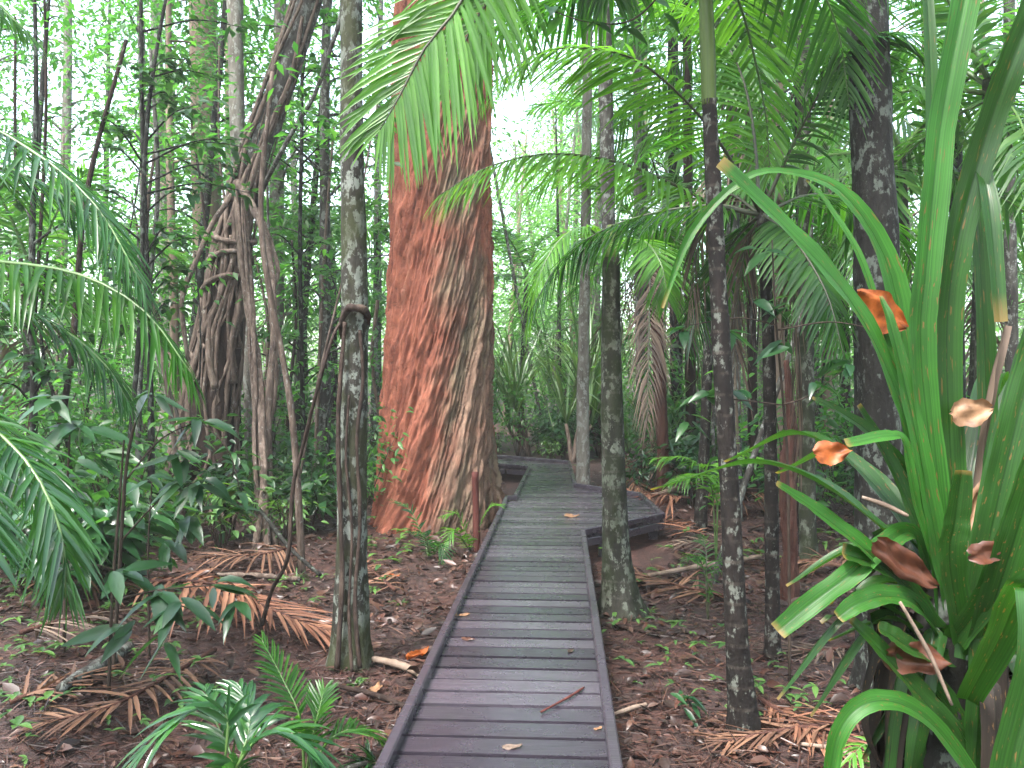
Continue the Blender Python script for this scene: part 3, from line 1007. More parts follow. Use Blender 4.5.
# ------------------------------------------------------------------ the vine-wrapped tree
def vine_tree():
    Y = 11.8
    rows = [(198, 525, 92), (202, 480, 66), (208, 420, 54), (219, 340, 42), (229, 270, 34), (240, 215, 29), (258, 150, 26)]
    root, pts = trunk_obj('vine_wrapped_tree', 'trunk', Y, rows, 'bark_brown', 'stout brown tree leaning sideways, throttled by thick woody roots', seed=20, lump=.28, lf=3, flute=5, flamp=.18, n=90, sides=26, top=None)
    up = [W(252, 165, Y), W(262, 135, Y), W(284, 78, Y), W(314, -15, Y), W(350, -140, Y)]
    mb = MB()
    tube(mb, up, [.205, .19, .18, .17, .15], 18, 40, 0, .1, 4)
    obj('upper_trunk', mb, ['bark_grey'], root)
    pts = pts + up[2:]
    crown_on(root, up[-1], 59, big=2.0)
    return root, pts


vroot, vpts = vine_tree()


def liana(name, label, strands, mat='bark_root', cat='vine', group=None):
    """strands: lists of world points with radius; each stem its own part"""
    base = strands[0][0][0]
    root = empty(name, base, label, cat, group)
    for i, (pts, r) in enumerate(strands):
        mb = MB()
        rr = r if isinstance(r, (list, tuple)) else [r * 1.15, r, r * .9, r, r * .75]
        tube(mb, pts, rr, 7, max(16, len(pts) * 7), 0, .3, 9, i * 3.3)
        obj('stem', mb, [mat], root)
    return root


def vine_strands():
    g = np.random.default_rng(33)
    ax = np.array([[p[0], p[1], p[2]] for p in vpts])
    A = cr(ax, 60)
    rad = np.interp(np.linspace(0, 1, 60), np.linspace(0, 1, 10), [.63, .46, .37, .29, .235, .20, .18, .175, .17, .16])
    out = []
    for k in range(30):
        i0 = 0 if k % 3 else int(g.uniform(14, 20))
        i1 = int(g.uniform(24, 36)) if k % 4 else int(g.uniform(40, 58))
        a0 = R(-90) + g.uniform(-1.5, 1.5)
        tw = g.uniform(-1.7, 1.7)
        pts = []
        ks = np.linspace(i0, i1, 10)
        ph = g.uniform(0, 6)
        for q, ii in enumerate(ks):
            j = min(59, int(ii))
            u = q / 9
            spread = 1.06 + (.35 * max(0, 1 - j / 8) if i0 == 0 else 0)
            an = a0 * (1 if j < 26 else 1) + tw * u + .3 * math.sin(q * 1.4 + ph)
            rr = rad[j] * spread + .02
            pts.append(A[j] + [math.cos(an) * rr, math.sin(an) * rr, g.normal(0, .03)])
        r0 = g.uniform(.012, .055)
        out.append((pts, [r0 * 1.3, r0, r0 * .9, r0 * .8, r0 * .6]))
    for k in range(5):
        an0 = R(-90) - 1.5 + .24 * k
        pts = []
        for q in range(12):
            j = min(59, 24 + q * 3)
            u = q / 11
            c = cr(ax, 60)[j]
            an = an0 + .7 * math.sin(u * 7 + k * 1.9)
            rr = max(.2, rad[j]) + .03
            pts.append(c + [math.cos(an) * rr, math.sin(an) * rr, 0])
        out.append((pts, [.035, .028, .03, .024, .02]))
    # collar loops where the roots meet
    for (ii, tilt) in ((27, .25), (30, -.2), (24, .4)):
        c, rr = A[ii], rad[ii] * 1.12 + .03
        pts = [c + [math.cos(t) * rr, math.sin(t) * rr, math.cos(t + 1) * tilt * .5] for t in np.linspace(-3.2, .7, 9)]
        out.append((pts, .042))
    return out


liana('strangler_vine', 'mass of pale woody roots twisting around the leaning brown tree', vine_strands())
# loose hanging roots around it
liana('hanging_root', 'thick looping root hanging from the vine-wrapped tree beside the slim grey trunk',
      [([W(236, 182, 11.2), W(252, 205, 11), W(268, 250, 10.6), W(274, 320, 10.2), W(268, 420, 10), W(270, 520, 10), W(272, 552, 10)], .045),
       ([W(242, 190, 11.1), W(264, 225, 10.9), W(278, 270, 10.7), W(270, 300, 10.5), W(276, 380, 10.3), W(262, 470, 10.1), W(266, 545, 10)], .03)])
liana('hanging_root', 'thin root dropping from the vine collar towards the palm fronds', [([W(232, 195, 11.2), W(212, 225, 11), W(196, 262, 10.8), W(182, 300, 10.6), W(188, 360, 10.5)], .035)])
liana('climbing_vine', 'slender vine climbing across from the leaning tree to the upper canopy', [([W(262, 190, 11.3), W(278, 158, 11), W(298, 122, 10.8), W(314, 96, 10.6), W(330, 50, 10.4), W(342, 10, 10.3), W(352, -60, 10.2)], .03)], 'bark_grey')
g_ = np.random.default_rng(4)
st = []
for k in range(13):
    ph, am = g_.uniform(0, 6.28), g_.uniform(2, 7)
    pts = []
    for j in range(10):
        u = j / 9
        px = 266 + (238 - 266) * u ** 1.3 + am * math.sin(ph + u * g_.uniform(5, 7)) * (1 - .3 * u) + (10 * (1 - u) ** 6) * math.sin(ph * 3)
        pts.append(W(px, 556 - 368 * u, 9.2 + 2.1 * u - .08 * math.cos(ph + u * 6)))
    pts[0][2] = gz(pts[0][0], pts[0][1]) - .05
    st.append((pts, g_.uniform(.014, .042)))
liana('aerial_root', 'braided column of aerial roots hanging from the root collar down to the litter', st)

# woody vine on the lichened trunk
def knob_vine():
    Y = 5.75
    root = empty('woody_vine', G(330, Y), 'dark woody vine that hooks over the lichened trunk in a knob', 'vine')
    mb = MB()
    loop = [W(342, 338, Y - .02), W(341, 322, Y - .10), W(348, 309, Y - .13), W(358, 308, Y - .13), W(366, 312, Y - .08), W(368, 322, Y), W(365, 335, Y + .08)]
    tube(mb, loop, [.012, .020, .026, .028, .026, .020, .012], 10, 40, 0, .45, 16)
    obj('knob', mb, ['vine_dark'], root)
    for pts, r in (([W(344, 318, Y - .10), W(334, 334, Y - .12), W(322, 372, Y - .15), W(312, 410, Y - .1), W(302, 450, Y), W(294, 480, Y), W(291, 515, Y), W(287, 560, Y), W(272, 590, Y + .2), W(262, 625, Y + .3)], .013),
                   ([W(345, 322, Y - .12), W(341, 370, Y - .13), W(338, 430, Y - .13), W(340, 500, Y - .13), W(342, 580, Y - .15), W(337, 670, Y - .18)], .016),
                   ([W(360, 330, Y - .1), W(363, 380, Y - .1), W(357, 440, Y - .12), W(360, 520, Y - .12), W(355, 600, Y - .16), W(360, 668, Y - .2)], .013),
                   ([W(349, 395, Y - .12), W(346, 460, Y - .12), W(352, 530, Y - .13), W(349, 610, Y - .16), W(352, 672, Y - .22)], .010)):
        m2 = MB()
        tube(m2, pts, [r * .9, r, r, r * 1.2], 7, 60, 0, .25, 10)
        obj('stem', m2, ['vine_dark'], root)


knob_vine()
# slack lianas that cross the left understorey
liana('fallen_vine', 'slack dark vine sagging from the strangled tree down to the leaf litter', [([W(236, 470, 10.4), W(252, 500, 9.6), W(268, 520, 8.8), W(290, 548, 8.2), W(320, 575, 7.8)], .022)], 'bark_dark')
liana('climbing_vine', 'thin twisted vine hanging in the gap behind the red tree', [([W(378, 300, 14), W(372, 360, 14), W(380, 430, 14), W(374, 490, 14)], .03)], 'bark_root')


def thin_pole(px, Y, lean, top, r, mat, seed):
    g = np.random.default_rng(seed)
    b = G(px, Y, -.1)
    root = empty('thin_sapling', b + [0, 0, .1], 'thin bare sapling stem among the trunks beside the walk', 'sapling', 'thin bare sapling stems')
    t = b + [lean, g.normal(0, .3), top]
    pts = [b, b * .65 + t * .35 + [g.normal(0, .09), g.normal(0, .06), 0], b * .3 + t * .7 + [g.normal(0, .12), 0, 0], t]
    mb = MB()
    tube(mb, pts, [r * 1.2, r, r * .85, r * .6], 7, 30, 0, .14, 8, seed)
    obj('stem', mb, [mat], root)
    fb = MB()
    cloud(fb, [t, t - [lean * .15, 0, .4], t + g.normal(0, .3, 3)], 70, .35, .13, .42, 0, T_LO, seed)
    obj('foliage', fb, ['leaf_mid'], root)


k = 0
pp = []
while k < 46:
    px = rng.uniform(-20, 385) if k < 30 else rng.uniform(625, 1015)
    Y = rng.uniform(8.0, 17)
    x = X(px, Y)
    if on_deck(x, Y, .3) or any((x - a) ** 2 + (Y - b) ** 2 < .12 for a, b in pp) or (365 < px < 520) or (210 < px < 265 and Y < 11.5):
        continue
    pp.append((x, Y))
    thin_pole(px, Y, rng.normal(0, .55), rng.uniform(3, 8), rng.uniform(.012, .034), ['bark_grey', 'bark_dark', 'bark_root', 'bark_brown'][k % 4], 3000 + k)
    k += 1


# ------------------------------------------------------------------ palm fronds
def local_frond(seed, length, elev, sag, L, n, w, droop, v=8, mats=('rachis', 'palm'), tm=None, name='frond', a=(68, 28)):
    """frond mesh growing from the origin along +X"""
    ts = np.linspace(0, 1, 6)
    e = R(elev)
    pts = [(length * t * math.cos(e), 0, length * t * math.sin(e) - sag * length * t * t) for t in ts]
    mb = MB()
    frond(mb, pts, L, n, w, droop, a, v, .014 * length / 2, seed=seed, tm=tm)
    return mb.mesh(name, mats)


LF = [local_frond(1, 2.2, 62, .42, .55, 44, .040, .35, tm=T_LEAFLET_LO, mats=('rachis', 'palm_far')), local_frond(2, 2.3, 42, .48, .58, 46, .040, .42, tm=T_LEAFLET_LO, mats=('rachis', 'palm_far')),
      local_frond(3, 2.1, 18, .50, .55, 42, .040, .55, tm=T_LEAFLET_LO, mats=('rachis', 'palm_far')), local_frond(4, 1.8, -8, .55, .45, 36, .036, .7, mats=('rachis', 'palm_far'), tm=T_LEAFLET_LO)]
LFD = local_frond(5, 1.8, -40, .9, .5, 32, .03, 1.1, mats=('rachis_dark', 'dead_grey'), tm=T_LEAFLET_LO)
LN = [local_frond(6, 2.0, 60, .42, .55, 52, .034, .35), local_frond(7, 2.1, 38, .5, .58, 54, .034, .45), local_frond(8, 1.9, 12, .5, .52, 48, .032, .6)]


def add_fronds(root, top, n, sc, seed, near=False, dead=0, az0=None):
    g = np.random.default_rng(seed)
    a = az0 if az0 is not None else g.uniform(0, 6.28)
    loc = Vector(top) - Vector(root.location)
    for k in range(n):
        a += 2.4 + g.normal(0, .12)
        vs = LN if near else LF
        me = vs[min(len(vs) - 1, int(k * len(vs) / n))]
        o = obj('frond', me, None, root)
        o.location = loc + Vector((0, 0, -.02 * k))
        o.rotation_euler = (g.normal(0, .12), g.normal(0, .10), a)
        s = sc * g.uniform(.85, 1.15)
        o.scale = (s, s, s)
    for k in range(dead):
        a += 2.1
        o = obj('dead_frond', LFD, None, root, label='withered hanging frond')
        o.location = loc + Vector((0, 0, -.2))
        o.rotation_euler = (0, g.normal(0, .15), a)
        s = sc * g.uniform(.8, 1.1)
        o.scale = (s, s, s)


def bg_palm(px, Y, ctop, r, n, sc, label, seed, dead=0, mat='bark_palm_dark', group=None, near=False):
    x = X(px, Y)
    g = np.random.default_rng(seed)
    base = np.array([x, Y, gz(x, Y)])
    root = empty('forest_palm', base, label, 'palm', group)
    top = base + [g.normal(0, .12), g.normal(0, .12), 0]
    top[2] = ctop
    mb = MB()
    tube(mb, [base - [0, 0, .1], base * .6 + top * .4 + [g.normal(0, .06), 0, 0], top], [r * 1.5, r * 1.05, r, r * .95, r * .8], 10, 36, 0, .06, 5, seed, ringamp=.03, ringlen=.15)
    obj('trunk', mb, [mat], root)
    add_fronds(root, top, n, sc, seed, near, dead)
    return root


PALMS = [
    # px, Y, crown z, r, n, scale, label, dead
    (655, 13.2, 4.0, .0, 0, 0, '', 0),
    (800, 10.5, 5.4, .07, 11, 1.15, 'tall palm with dense crown filling the canopy above the dead palm stem', 1),
    (905, 8.2, 3.9, .06, 10, 1.05, 'palm with drooping crown right behind the blackish tree', 0),
    (700, 10.5, 5.9, .06, 9, 1.0, 'palm whose crown fills the gap over the far platform', 1),
    (985, 7.2, 4.2, .06, 10, 1.0, 'palm with glossy crown above the strap-leaved plant', 0),
    (840, 14.5, 5.4, .08, 10, 1.3, 'mid distance palm between the mossy grey trunk and the blackish tree', 1),
    (640, 19, 7.2, .09, 10, 1.5, 'tall pale palm beyond the far bend', 1),
    (735, 17, 5.2, .08, 10, 1.4, 'mid distance palm behind the ringed palm', 2),
    (955, 13, 3.6, .07, 10, 1.2, 'low palm in the shade behind the strap leaves', 1),
    (20, 11, 3.0, .07, 9, 1.1, 'palm under the bright sky gap', 1),
    (300, 17, 4.0, .07, 9, 1.2, 'low palm in the gap behind the hanging roots', 1),
    (335, 20, 4.6, .08, 9, 1.3, 'pale palm behind the lichened trunk and the red tree', 0),
    (420, 22, 6.0, .08, 9, 1.3, 'palm behind the red tree', 0),
    (520, 24, 4.6, .08, 9, 1.3, 'pale palm far beyond the boardwalk bend', 0),
    (770, 22, 4.4, .08, 9, 1.4, 'far palm deep in the right hand shade', 1),
    (890, 21, 6.0, .08, 9, 1.5, 'far palm behind the blackish tree', 0),
    (1040, 17, 5.0, .08, 9, 1.4, 'far palm at the edge beyond the strap leaves', 0),
    (120, 24, 5.2, .08, 9, 1.3, 'far palm below the bright sky gap', 0),
]
for i, (px, Y, ct, r, n, sc, lab, dead) in enumerate(PALMS):
    if n:
        bg_palm(px, Y, ct, r, n, sc, lab, 100 + i, dead, 'bark_palm_dark' if i % 2 else 'bark_moss')

# hanging dead fronds on the brown palm
add_fronds(r_br, p_br[-1], 7, .95, 141, False, 6)


def px_frond(root, ctrl, L, n, w, droop, a=(70, 30), v=5, r0=.012, seed=0, mats=('rachis', 'palm'), t0=.12, jit=.07, up=(0, 0, 1), tip=.4, name='frond'):
    """frond through measured points (px, py, distance)"""
    mb = MB()
    frond(mb, [W(*c) for c in ctrl], L, n, w, droop, a, v, r0, t0, seed=seed, jit=jit, up=up, tip=tip)
    return obj(name, mb, list(mats), root)


# --- crown of the ringed palm
mb = MB()
top_r = W(706, -70, 4.6)
tube(mb, [p_r[-1] - np.array([0, 0, .03]), W(708, 60, 4.6), W(706, 0, 4.6), top_r], [.039, .043, .041, .037, .026], 14, 24)
obj('crownshaft', mb, ['crownshaft'], r_ring)
for i, c in enumerate([
    [(706, -60, 4.6), (735, -90, 4.7), (790, -60, 4.9), (835, 20, 5.1), (850, 110, 5.2)],
    [(706, -60, 4.6), (760, -110, 4.3), (840, -90, 4.1), (910, -20, 3.9)],
    [(706, -55, 4.6), (720, -40, 5.2), (745, 20, 5.7), (765, 110, 6.0), (770, 175, 6.1)],
    [(706, -60, 4.6), (670, -70, 4.9), (620, -30, 5.2), (575, -5, 5.4), (520, 15, 5.6), (480, 45, 5.7)],
    [(706, -60, 4.6), (660, -160, 4.3), (590, -200, 4.0), (530, -190, 3.8)],
    [(706, -70, 4.6), (715, -160, 4.7), (735, -240, 4.8), (770, -300, 4.9)],
]):
    px_frond(r_ring, c, .48, 64, .027, .28, v=-18, a=(66, 34), seed=200 + i, mats=('rachis', 'palm_lime' if i in (2,) else 'palm'), r0=.011)

# --- crown of the arching palm
for i, (c, L, dr, m) in enumerate([
    ([(760, 215, 5.75), (715, 205, 5.6), (665, 180, 5.45), (610, 160, 5.3), (545, 154, 5.15), (485, 168, 5.0), (440, 195, 4.9)], .42, .75, 'palm_lime'),  # lime colour stands in for backlit leaflets
    ([(760, 215, 5.75), (715, 205, 5.9), (650, 214, 6.1), (600, 232, 6.2), (560, 262, 6.3), (530, 312, 6.3)], .42, .7, 'palm_gloss'),
    ([(760, 212, 5.75), (725, 150, 5.6), (690, 105, 5.4), (640, 62, 5.2), (590, 48, 5.1), (540, 52, 5.0), (498, 80, 4.9)], .54, .5, 'palm_lime'),
    ([(760, 212, 5.75), (752, 120, 5.8), (735, 60, 5.9), (700, 15, 6.0), (650, 0, 6.1)], .46, .5, 'palm_lime'),
    ([(762, 212, 5.75), (800, 130, 5.6), (835, 70, 5.4), (880, 35, 5.2), (950, 40, 5.0)], .46, .6, 'palm_gloss'),
    ([(762, 215, 5.75), (810, 195, 5.9), (860, 205, 6.0), (905, 250, 6.1), (930, 320, 6.1)], .44, .6, 'palm'),
    ([(762, 215, 5.75), (790, 235, 5.4), (825, 290, 5.1), (845, 360, 5.0)], .36, .6, 'palm'),
    ([(760, 215, 5.75), (735, 240, 6.1), (705, 290, 6.4), (690, 350, 6.5)], .36, .6, 'palm_gloss'),
]):
    px_frond(r_arch, c, L * .95, 62, .026, dr * .55, (70, 34), -18, .010, 220 + i, ('rachis_dark', m))
for i, c in enumerate([[(760, 218, 5.75), (745, 250, 5.9), (735, 330, 5.95), (738, 420, 5.95)], [(764, 220, 5.75), (788, 260, 5.8), (797, 360, 5.8), (800, 470, 5.8)], [(762, 216, 5.75), (725, 195, 6.0), (700, 240, 6.2), (690, 310, 6.2)]]):
    o = px_frond(r_arch, c, .34, 30, .02, .9, (40, 18), -10, .009, 240 + i, ('rachis_dark', 'dead_grey'), name='dead_frond')
    o['label'] = 'withered grey frond hanging down'

# --- crown of the mossy palm
for i, (c, m) in enumerate([
    ([(611, 255, 7.2), (588, 228, 7.1), (560, 240, 7.0), (540, 275, 6.9), (528, 325, 6.9)], 'palm_lime'),
    ([(611, 255, 7.2), (630, 220, 7.3), (660, 225, 7.4), (685, 260, 7.5), (700, 310, 7.5)], 'palm'),
    ([(611, 255, 7.2), (622, 200, 7.2), (640, 160, 7.2), (668, 140, 7.2), (700, 150, 7.2)], 'palm'),
    ([(611, 255, 7.2), (640, 240, 6.9), (660, 262, 6.6), (668, 300, 6.5)], 'palm_lime'),
]):
    px_frond(r_moss, c, .40, 56, .025, .32, (70, 28), 0, .011, 260 + i, ('rachis', m))
mb = MB()
tube(mb, [p_m[-1] - np.array([0, 0, .02]), W(611, 240, 7.2), W(611, 225, 7.2)], [.072, .066, .03], 12, 10)
obj('crownshaft', mb, ['crownshaft'], r_moss)

# --- frond hanging into the picture above the red tree
def top_palm():
    root = empty('canopy_palm', G(560, 5.0), 'unseen-trunk palm frond hanging in front of the red tree', 'palm')
    return root


tp = empty('canopy_palm', W(500, -260, 4.6), 'palm crown overhead whose bright fronds hang before the red tree', 'palm')
for i, (c, m) in enumerate([
    ([(500, -200, 4.6), (490, -90, 4.6), (465, -5, 4.6), (425, 48, 4.6), (400, 95, 4.6), (380, 130, 4.6)], 'palm_lime'),
    ([(500, -200, 4.6), (520, -100, 5.2), (500, -20, 5.4), (470, 30, 5.5), (450, 90, 5.5)], 'palm_lime'),
    ([(500, -200, 4.6), (560, -160, 4.9), (600, -80, 5.1), (610, -10, 5.2)], 'palm'),
]):
    px_frond(tp, c, .52, 58, .029, .34, (62, 26), 0, .011, 280 + i, ('rachis_dark', m), up=(.15, -1, .25))
mb = MB()
tube(mb, [W(500, -320, 4.6), W(500, -200, 4.6)], [.06, .03], 10, 6)
obj('crownshaft', mb, ['crownshaft'], tp)
mb = MB()
tube(mb, [W(500, -320, 4.6), W(500, -310, 4.6)], [.06, .06], 10, 4)

# --- big palm leaning in from the left edge
lp_base = G(-330, 4.3)
lp = empty('tall_palm', lp_base, 'glossy palm reaching in from the edge with long arching fronds', 'palm')
ltop = W(-200, 300, 4.3)
mb = MB()
tube(mb, [lp_base - np.array([0, 0, .1]), lp_base * .5 + ltop * .5 + np.array([-.1, 0, 0]), ltop], [.12, .08, .075, .06], 12, 30, 0, .05, 5, ringamp=.03, ringlen=.13)
obj('trunk', mb, ['bark_palm_dark'], lp)
for i, (c, L, dr, v, m) in enumerate([
    ([(-200, 300, 4.3), (-110, 140, 4.3), (-40, 118, 4.2), (30, 150, 4.1), (95, 205, 4.0), (145, 290, 3.9)], .44, .50, -5, 'palm_gloss'),
    ([(-200, 300, 4.3), (-110, 180, 4.5), (-20, 165, 4.6), (55, 190, 4.7), (110, 240, 4.7), (148, 305, 4.7)], .42, .55, -5, 'palm_gloss'),
    ([(-200, 300, 4.3), (-100, 255, 4.2), (0, 262, 4.1), (80, 275, 4.0), (145, 312, 3.9), (194, 378, 3.85)], .42, .55, -25, 'palm'),
    ([(-200, 300, 4.3), (-100, 295, 4.5), (-10, 300, 4.6), (60, 328, 4.7), (105, 365, 4.7), (128, 402, 4.7)], .38, .60, -5, 'palm_gloss'),
    ([(-200, 310, 4.3), (-120, 360, 3.9), (-40, 405, 3.6), (25, 460, 3.4), (60, 530, 3.3), (66, 600, 3.3)], .36, .55, -5, 'palm_gloss'),
    ([(-200, 310, 4.3), (-130, 340, 4.2), (-60, 380, 4.2), (0, 432, 4.2), (35, 500, 4.2)], .36, .60, -5, 'palm'),
    ([(-200, 295, 4.3), (-160, 90, 4.4), (-100, -20, 4.4), (-30, -15, 4.4), (30, 35, 4.4)], .44, .55, -5, 'palm'),
    ([(-200, 310, 4.3), (-150, 330, 3.7), (-90, 400, 3.2), (-40, 480, 3.0), (-5, 560, 2.9)], .36, .5, -5, 'palm_gloss'),
]):
    px_frond(lp, c, L * .86, 70, .024, dr * .7, (62, 28), v, .012, 300 + i, ('rachis', m), tip=.35, jit=.17)


# ------------------------------------------------------------------ foreground strap-leaved plant
def crumpled(label, o, d, nz, L, wd, mat, seed, name='fallen_leaf', crump=.16):
    """a dried, buckled leaf with a torn outline, centred on o"""
    mb = MB()
    d = unit(np.array(d, float))
    S = unit(np.cross(d, np.array(nz, float)))
    N = np.cross(S, d)
    nu, nv = 14, 9
    V, UV = [], []
    for i in range(nu):
        u = i / (nu - 1)
        half = .5 * math.sin(PI * min(1, .04 + u * .95)) ** .55 * (1 - .25 * u)
        for j in range(nv):
            v = j / (nv - 1) * 2 - 1
            edge = half * (1 + .45 * mn.noise(Vector((u * 3, 3.0 * (1 if v > 0 else -1), seed * 1.7))) + .13 * mn.noise(Vector((u * 11, 3.0 * (1 if v > 0 else -1), seed * 2.7))))
            q = Vector((u * 2.2, v * 1.3, seed * .9))
            h = mn.noise(q) * crump * 1.6 + mn.noise(q * 2.7) * crump * .7 + crump * (1.2 * v * v * half - .5 * math.sin(PI * u))
            V.append(np.asarray(o) + d * ((u - .5) * L + .06 * L * mn.noise(Vector((v * 3, u * 3, seed)))) + S * (v * edge * wd) + N * h * L)
            UV.append((u, v * .5 + .5))
    idx = np.arange(nu * nv).reshape(nu, nv)
    mb.add(V, np.stack([idx[:-1, :-1], idx[:-1, 1:], idx[1:, 1:], idx[1:, :-1]], -1).reshape(-1, 4), 0, UV)
    t = np.array([np.asarray(o) - d * (L * .5 + L * .22) + N * .03 * L, np.asarray(o) - d * L * .45])
    return obj(name, mb, [mat], None, label, 'dead leaf', at=o)


def strap_plant():
    Y = 2.25
    base = G(962, Y)
    root = empty('strap_leaved_plant', base, 'large bright green strap-leaved plant filling the near corner', 'plant')
    mb = MB()
    tube(mb, [base - np.array([0, 0, .1]), W(962, 800, Y + .05), W(958, 720, Y + .05), W(952, 640, Y + .04), W(948, 570, Y + .03)], [.20, .17, .15, .11, .05], 18, 30, 0, .45, 9, 2)
    obj('stem', mb, ['bark_dark'], root)  # stem coloured near-black where no light reaches the plant base

    def leaf(ctrl, widths, mat='strap', face=(0, -1, .25), vee=.3, twist=0.0, lab=None):
        m2 = MB()
        ribbon(m2, [W(a, b, Y + c) for a, b, c in ctrl], [.90 * w / F * Y for w in widths], face, 0, 34, vee, twist)
        o = obj('leaf', m2, [mat], root)
        if lab:
            o['label'] = lab
    # upright leaves
    leaf([(948, 640, .02), (935, 490, -.02), (921, 350, -.03), (926, 270, -.03), (940, 130, -.01), (964, 0, .02), (980, -80, .05)], [28, 30, 31, 32, 33, 34, 34], 'strap', (.1, -1, .1))
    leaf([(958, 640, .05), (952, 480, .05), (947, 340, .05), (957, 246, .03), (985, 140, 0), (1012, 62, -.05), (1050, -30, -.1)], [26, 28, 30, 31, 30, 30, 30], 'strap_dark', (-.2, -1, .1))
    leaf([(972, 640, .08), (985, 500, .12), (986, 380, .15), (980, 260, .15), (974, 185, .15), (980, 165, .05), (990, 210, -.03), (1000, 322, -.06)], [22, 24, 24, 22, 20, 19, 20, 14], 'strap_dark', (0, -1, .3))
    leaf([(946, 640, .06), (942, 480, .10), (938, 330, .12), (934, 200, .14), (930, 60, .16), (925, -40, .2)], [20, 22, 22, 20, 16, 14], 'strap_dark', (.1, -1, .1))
    leaf([(944, 640, .0), (926, 500, .0), (896, 390, -.02), (850, 300, -.03), (786, 228, -.04), (718, 164, -.05)], [26, 28, 29, 29, 29, 27], 'strap', (.55, -1, .7), .22, 0, 'broad leaf with a squarely cut tip')
    leaf([(945, 620, .05), (925, 500, .08), (908, 380, .12), (889, 267, .15), (845, 195, .16), (795, 173, .14), (745, 178, .12), (692, 232, .10), (662, 308, .08)], [26, 30, 34, 32, 24, 10, 9, 11, 4], 'strap', (.25, -1, .55), .25)
    leaf([(945, 620, .0), (925, 520, .02), (895, 380, .05), (864, 267, .08), (828, 205, .12), (806, 180, .14)], [16, 16, 13, 10, 8, 3], 'strap', (.3, -1, .3))
    leaf([(950, 620, .0), (940, 560, -.02), (915, 430, -.04), (892, 330, -.03), (880, 296, 0)], [18, 24, 24, 16, 5], 'strap', (.3, -1, .3))
    # right edge
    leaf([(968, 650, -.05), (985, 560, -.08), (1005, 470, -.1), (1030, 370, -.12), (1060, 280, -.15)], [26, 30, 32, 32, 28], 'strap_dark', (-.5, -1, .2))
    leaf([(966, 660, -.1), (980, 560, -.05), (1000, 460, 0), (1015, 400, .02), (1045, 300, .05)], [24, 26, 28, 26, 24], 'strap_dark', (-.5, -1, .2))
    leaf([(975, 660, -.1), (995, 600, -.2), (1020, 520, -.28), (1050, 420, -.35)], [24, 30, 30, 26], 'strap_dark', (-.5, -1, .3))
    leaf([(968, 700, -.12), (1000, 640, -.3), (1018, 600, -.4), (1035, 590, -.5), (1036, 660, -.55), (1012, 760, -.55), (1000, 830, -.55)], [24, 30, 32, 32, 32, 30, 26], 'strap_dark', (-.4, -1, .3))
    # lower left
    leaf([(942, 640, .0), (910, 590, -.05), (860, 545, -.08), (815, 510, -.1), (776, 484, -.12)], [22, 24, 22, 18, 8], 'strap', (.3, -1, .9), .4)
    leaf([(940, 600, .05), (915, 535, .02), (885, 545, -.05), (850, 575, -.1), (810, 605, -.12), (778, 632, -.13)], [18, 22, 24, 24, 24, 20], 'strap', (0, -1, .9), .35)
    leaf([(945, 640, .0), (915, 604, -.08), (885, 596, -.12), (858, 604, -.15), (838, 618, -.16)], [20, 24, 24, 22, 14], 'strap', (0, -1, .9), .35)
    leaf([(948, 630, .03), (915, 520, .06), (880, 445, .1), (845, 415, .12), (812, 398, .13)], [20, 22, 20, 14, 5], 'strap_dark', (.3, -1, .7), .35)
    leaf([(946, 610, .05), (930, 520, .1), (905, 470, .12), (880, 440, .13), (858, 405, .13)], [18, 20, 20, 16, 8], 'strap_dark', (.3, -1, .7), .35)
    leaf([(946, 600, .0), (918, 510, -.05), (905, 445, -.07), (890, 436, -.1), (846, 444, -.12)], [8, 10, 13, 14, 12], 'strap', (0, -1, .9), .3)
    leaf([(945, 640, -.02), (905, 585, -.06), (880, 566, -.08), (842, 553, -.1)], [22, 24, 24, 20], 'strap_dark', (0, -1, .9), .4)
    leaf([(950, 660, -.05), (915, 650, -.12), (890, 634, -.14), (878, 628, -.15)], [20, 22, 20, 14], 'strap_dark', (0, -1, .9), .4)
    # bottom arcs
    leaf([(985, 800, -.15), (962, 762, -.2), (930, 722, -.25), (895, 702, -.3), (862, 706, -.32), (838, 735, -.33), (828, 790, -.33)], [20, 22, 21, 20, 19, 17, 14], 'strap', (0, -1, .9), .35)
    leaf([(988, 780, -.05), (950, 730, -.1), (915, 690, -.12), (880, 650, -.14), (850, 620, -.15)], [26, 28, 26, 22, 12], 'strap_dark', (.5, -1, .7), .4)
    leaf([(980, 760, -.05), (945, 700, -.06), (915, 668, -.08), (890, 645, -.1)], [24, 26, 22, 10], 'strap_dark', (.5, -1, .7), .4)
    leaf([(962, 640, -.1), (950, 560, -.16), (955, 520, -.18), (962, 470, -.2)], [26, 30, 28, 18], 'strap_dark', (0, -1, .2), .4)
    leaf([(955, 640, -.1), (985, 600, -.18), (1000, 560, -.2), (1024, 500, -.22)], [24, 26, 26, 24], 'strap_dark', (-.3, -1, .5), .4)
    for k in range(9):
        g = np.random.default_rng(400 + k)
        az = g.uniform(0.1, 3.0)
        c0 = W(955, 620, Y + .05)
        d = np.array([math.cos(az), math.sin(az), 0])
        up = g.uniform(.4, .9)
        m2 = MB()
        ribbon(m2, [c0, c0 + d * .2 + [0, 0, up * .5], c0 + d * .5 + [0, 0, up * .8], c0 + d * .85 + [0, 0, up * .6]], [.05, .075, .07, .02], -d + [0, 0, .8], 0, 24, .3)
        obj('leaf', m2, ['strap_dark'], root)
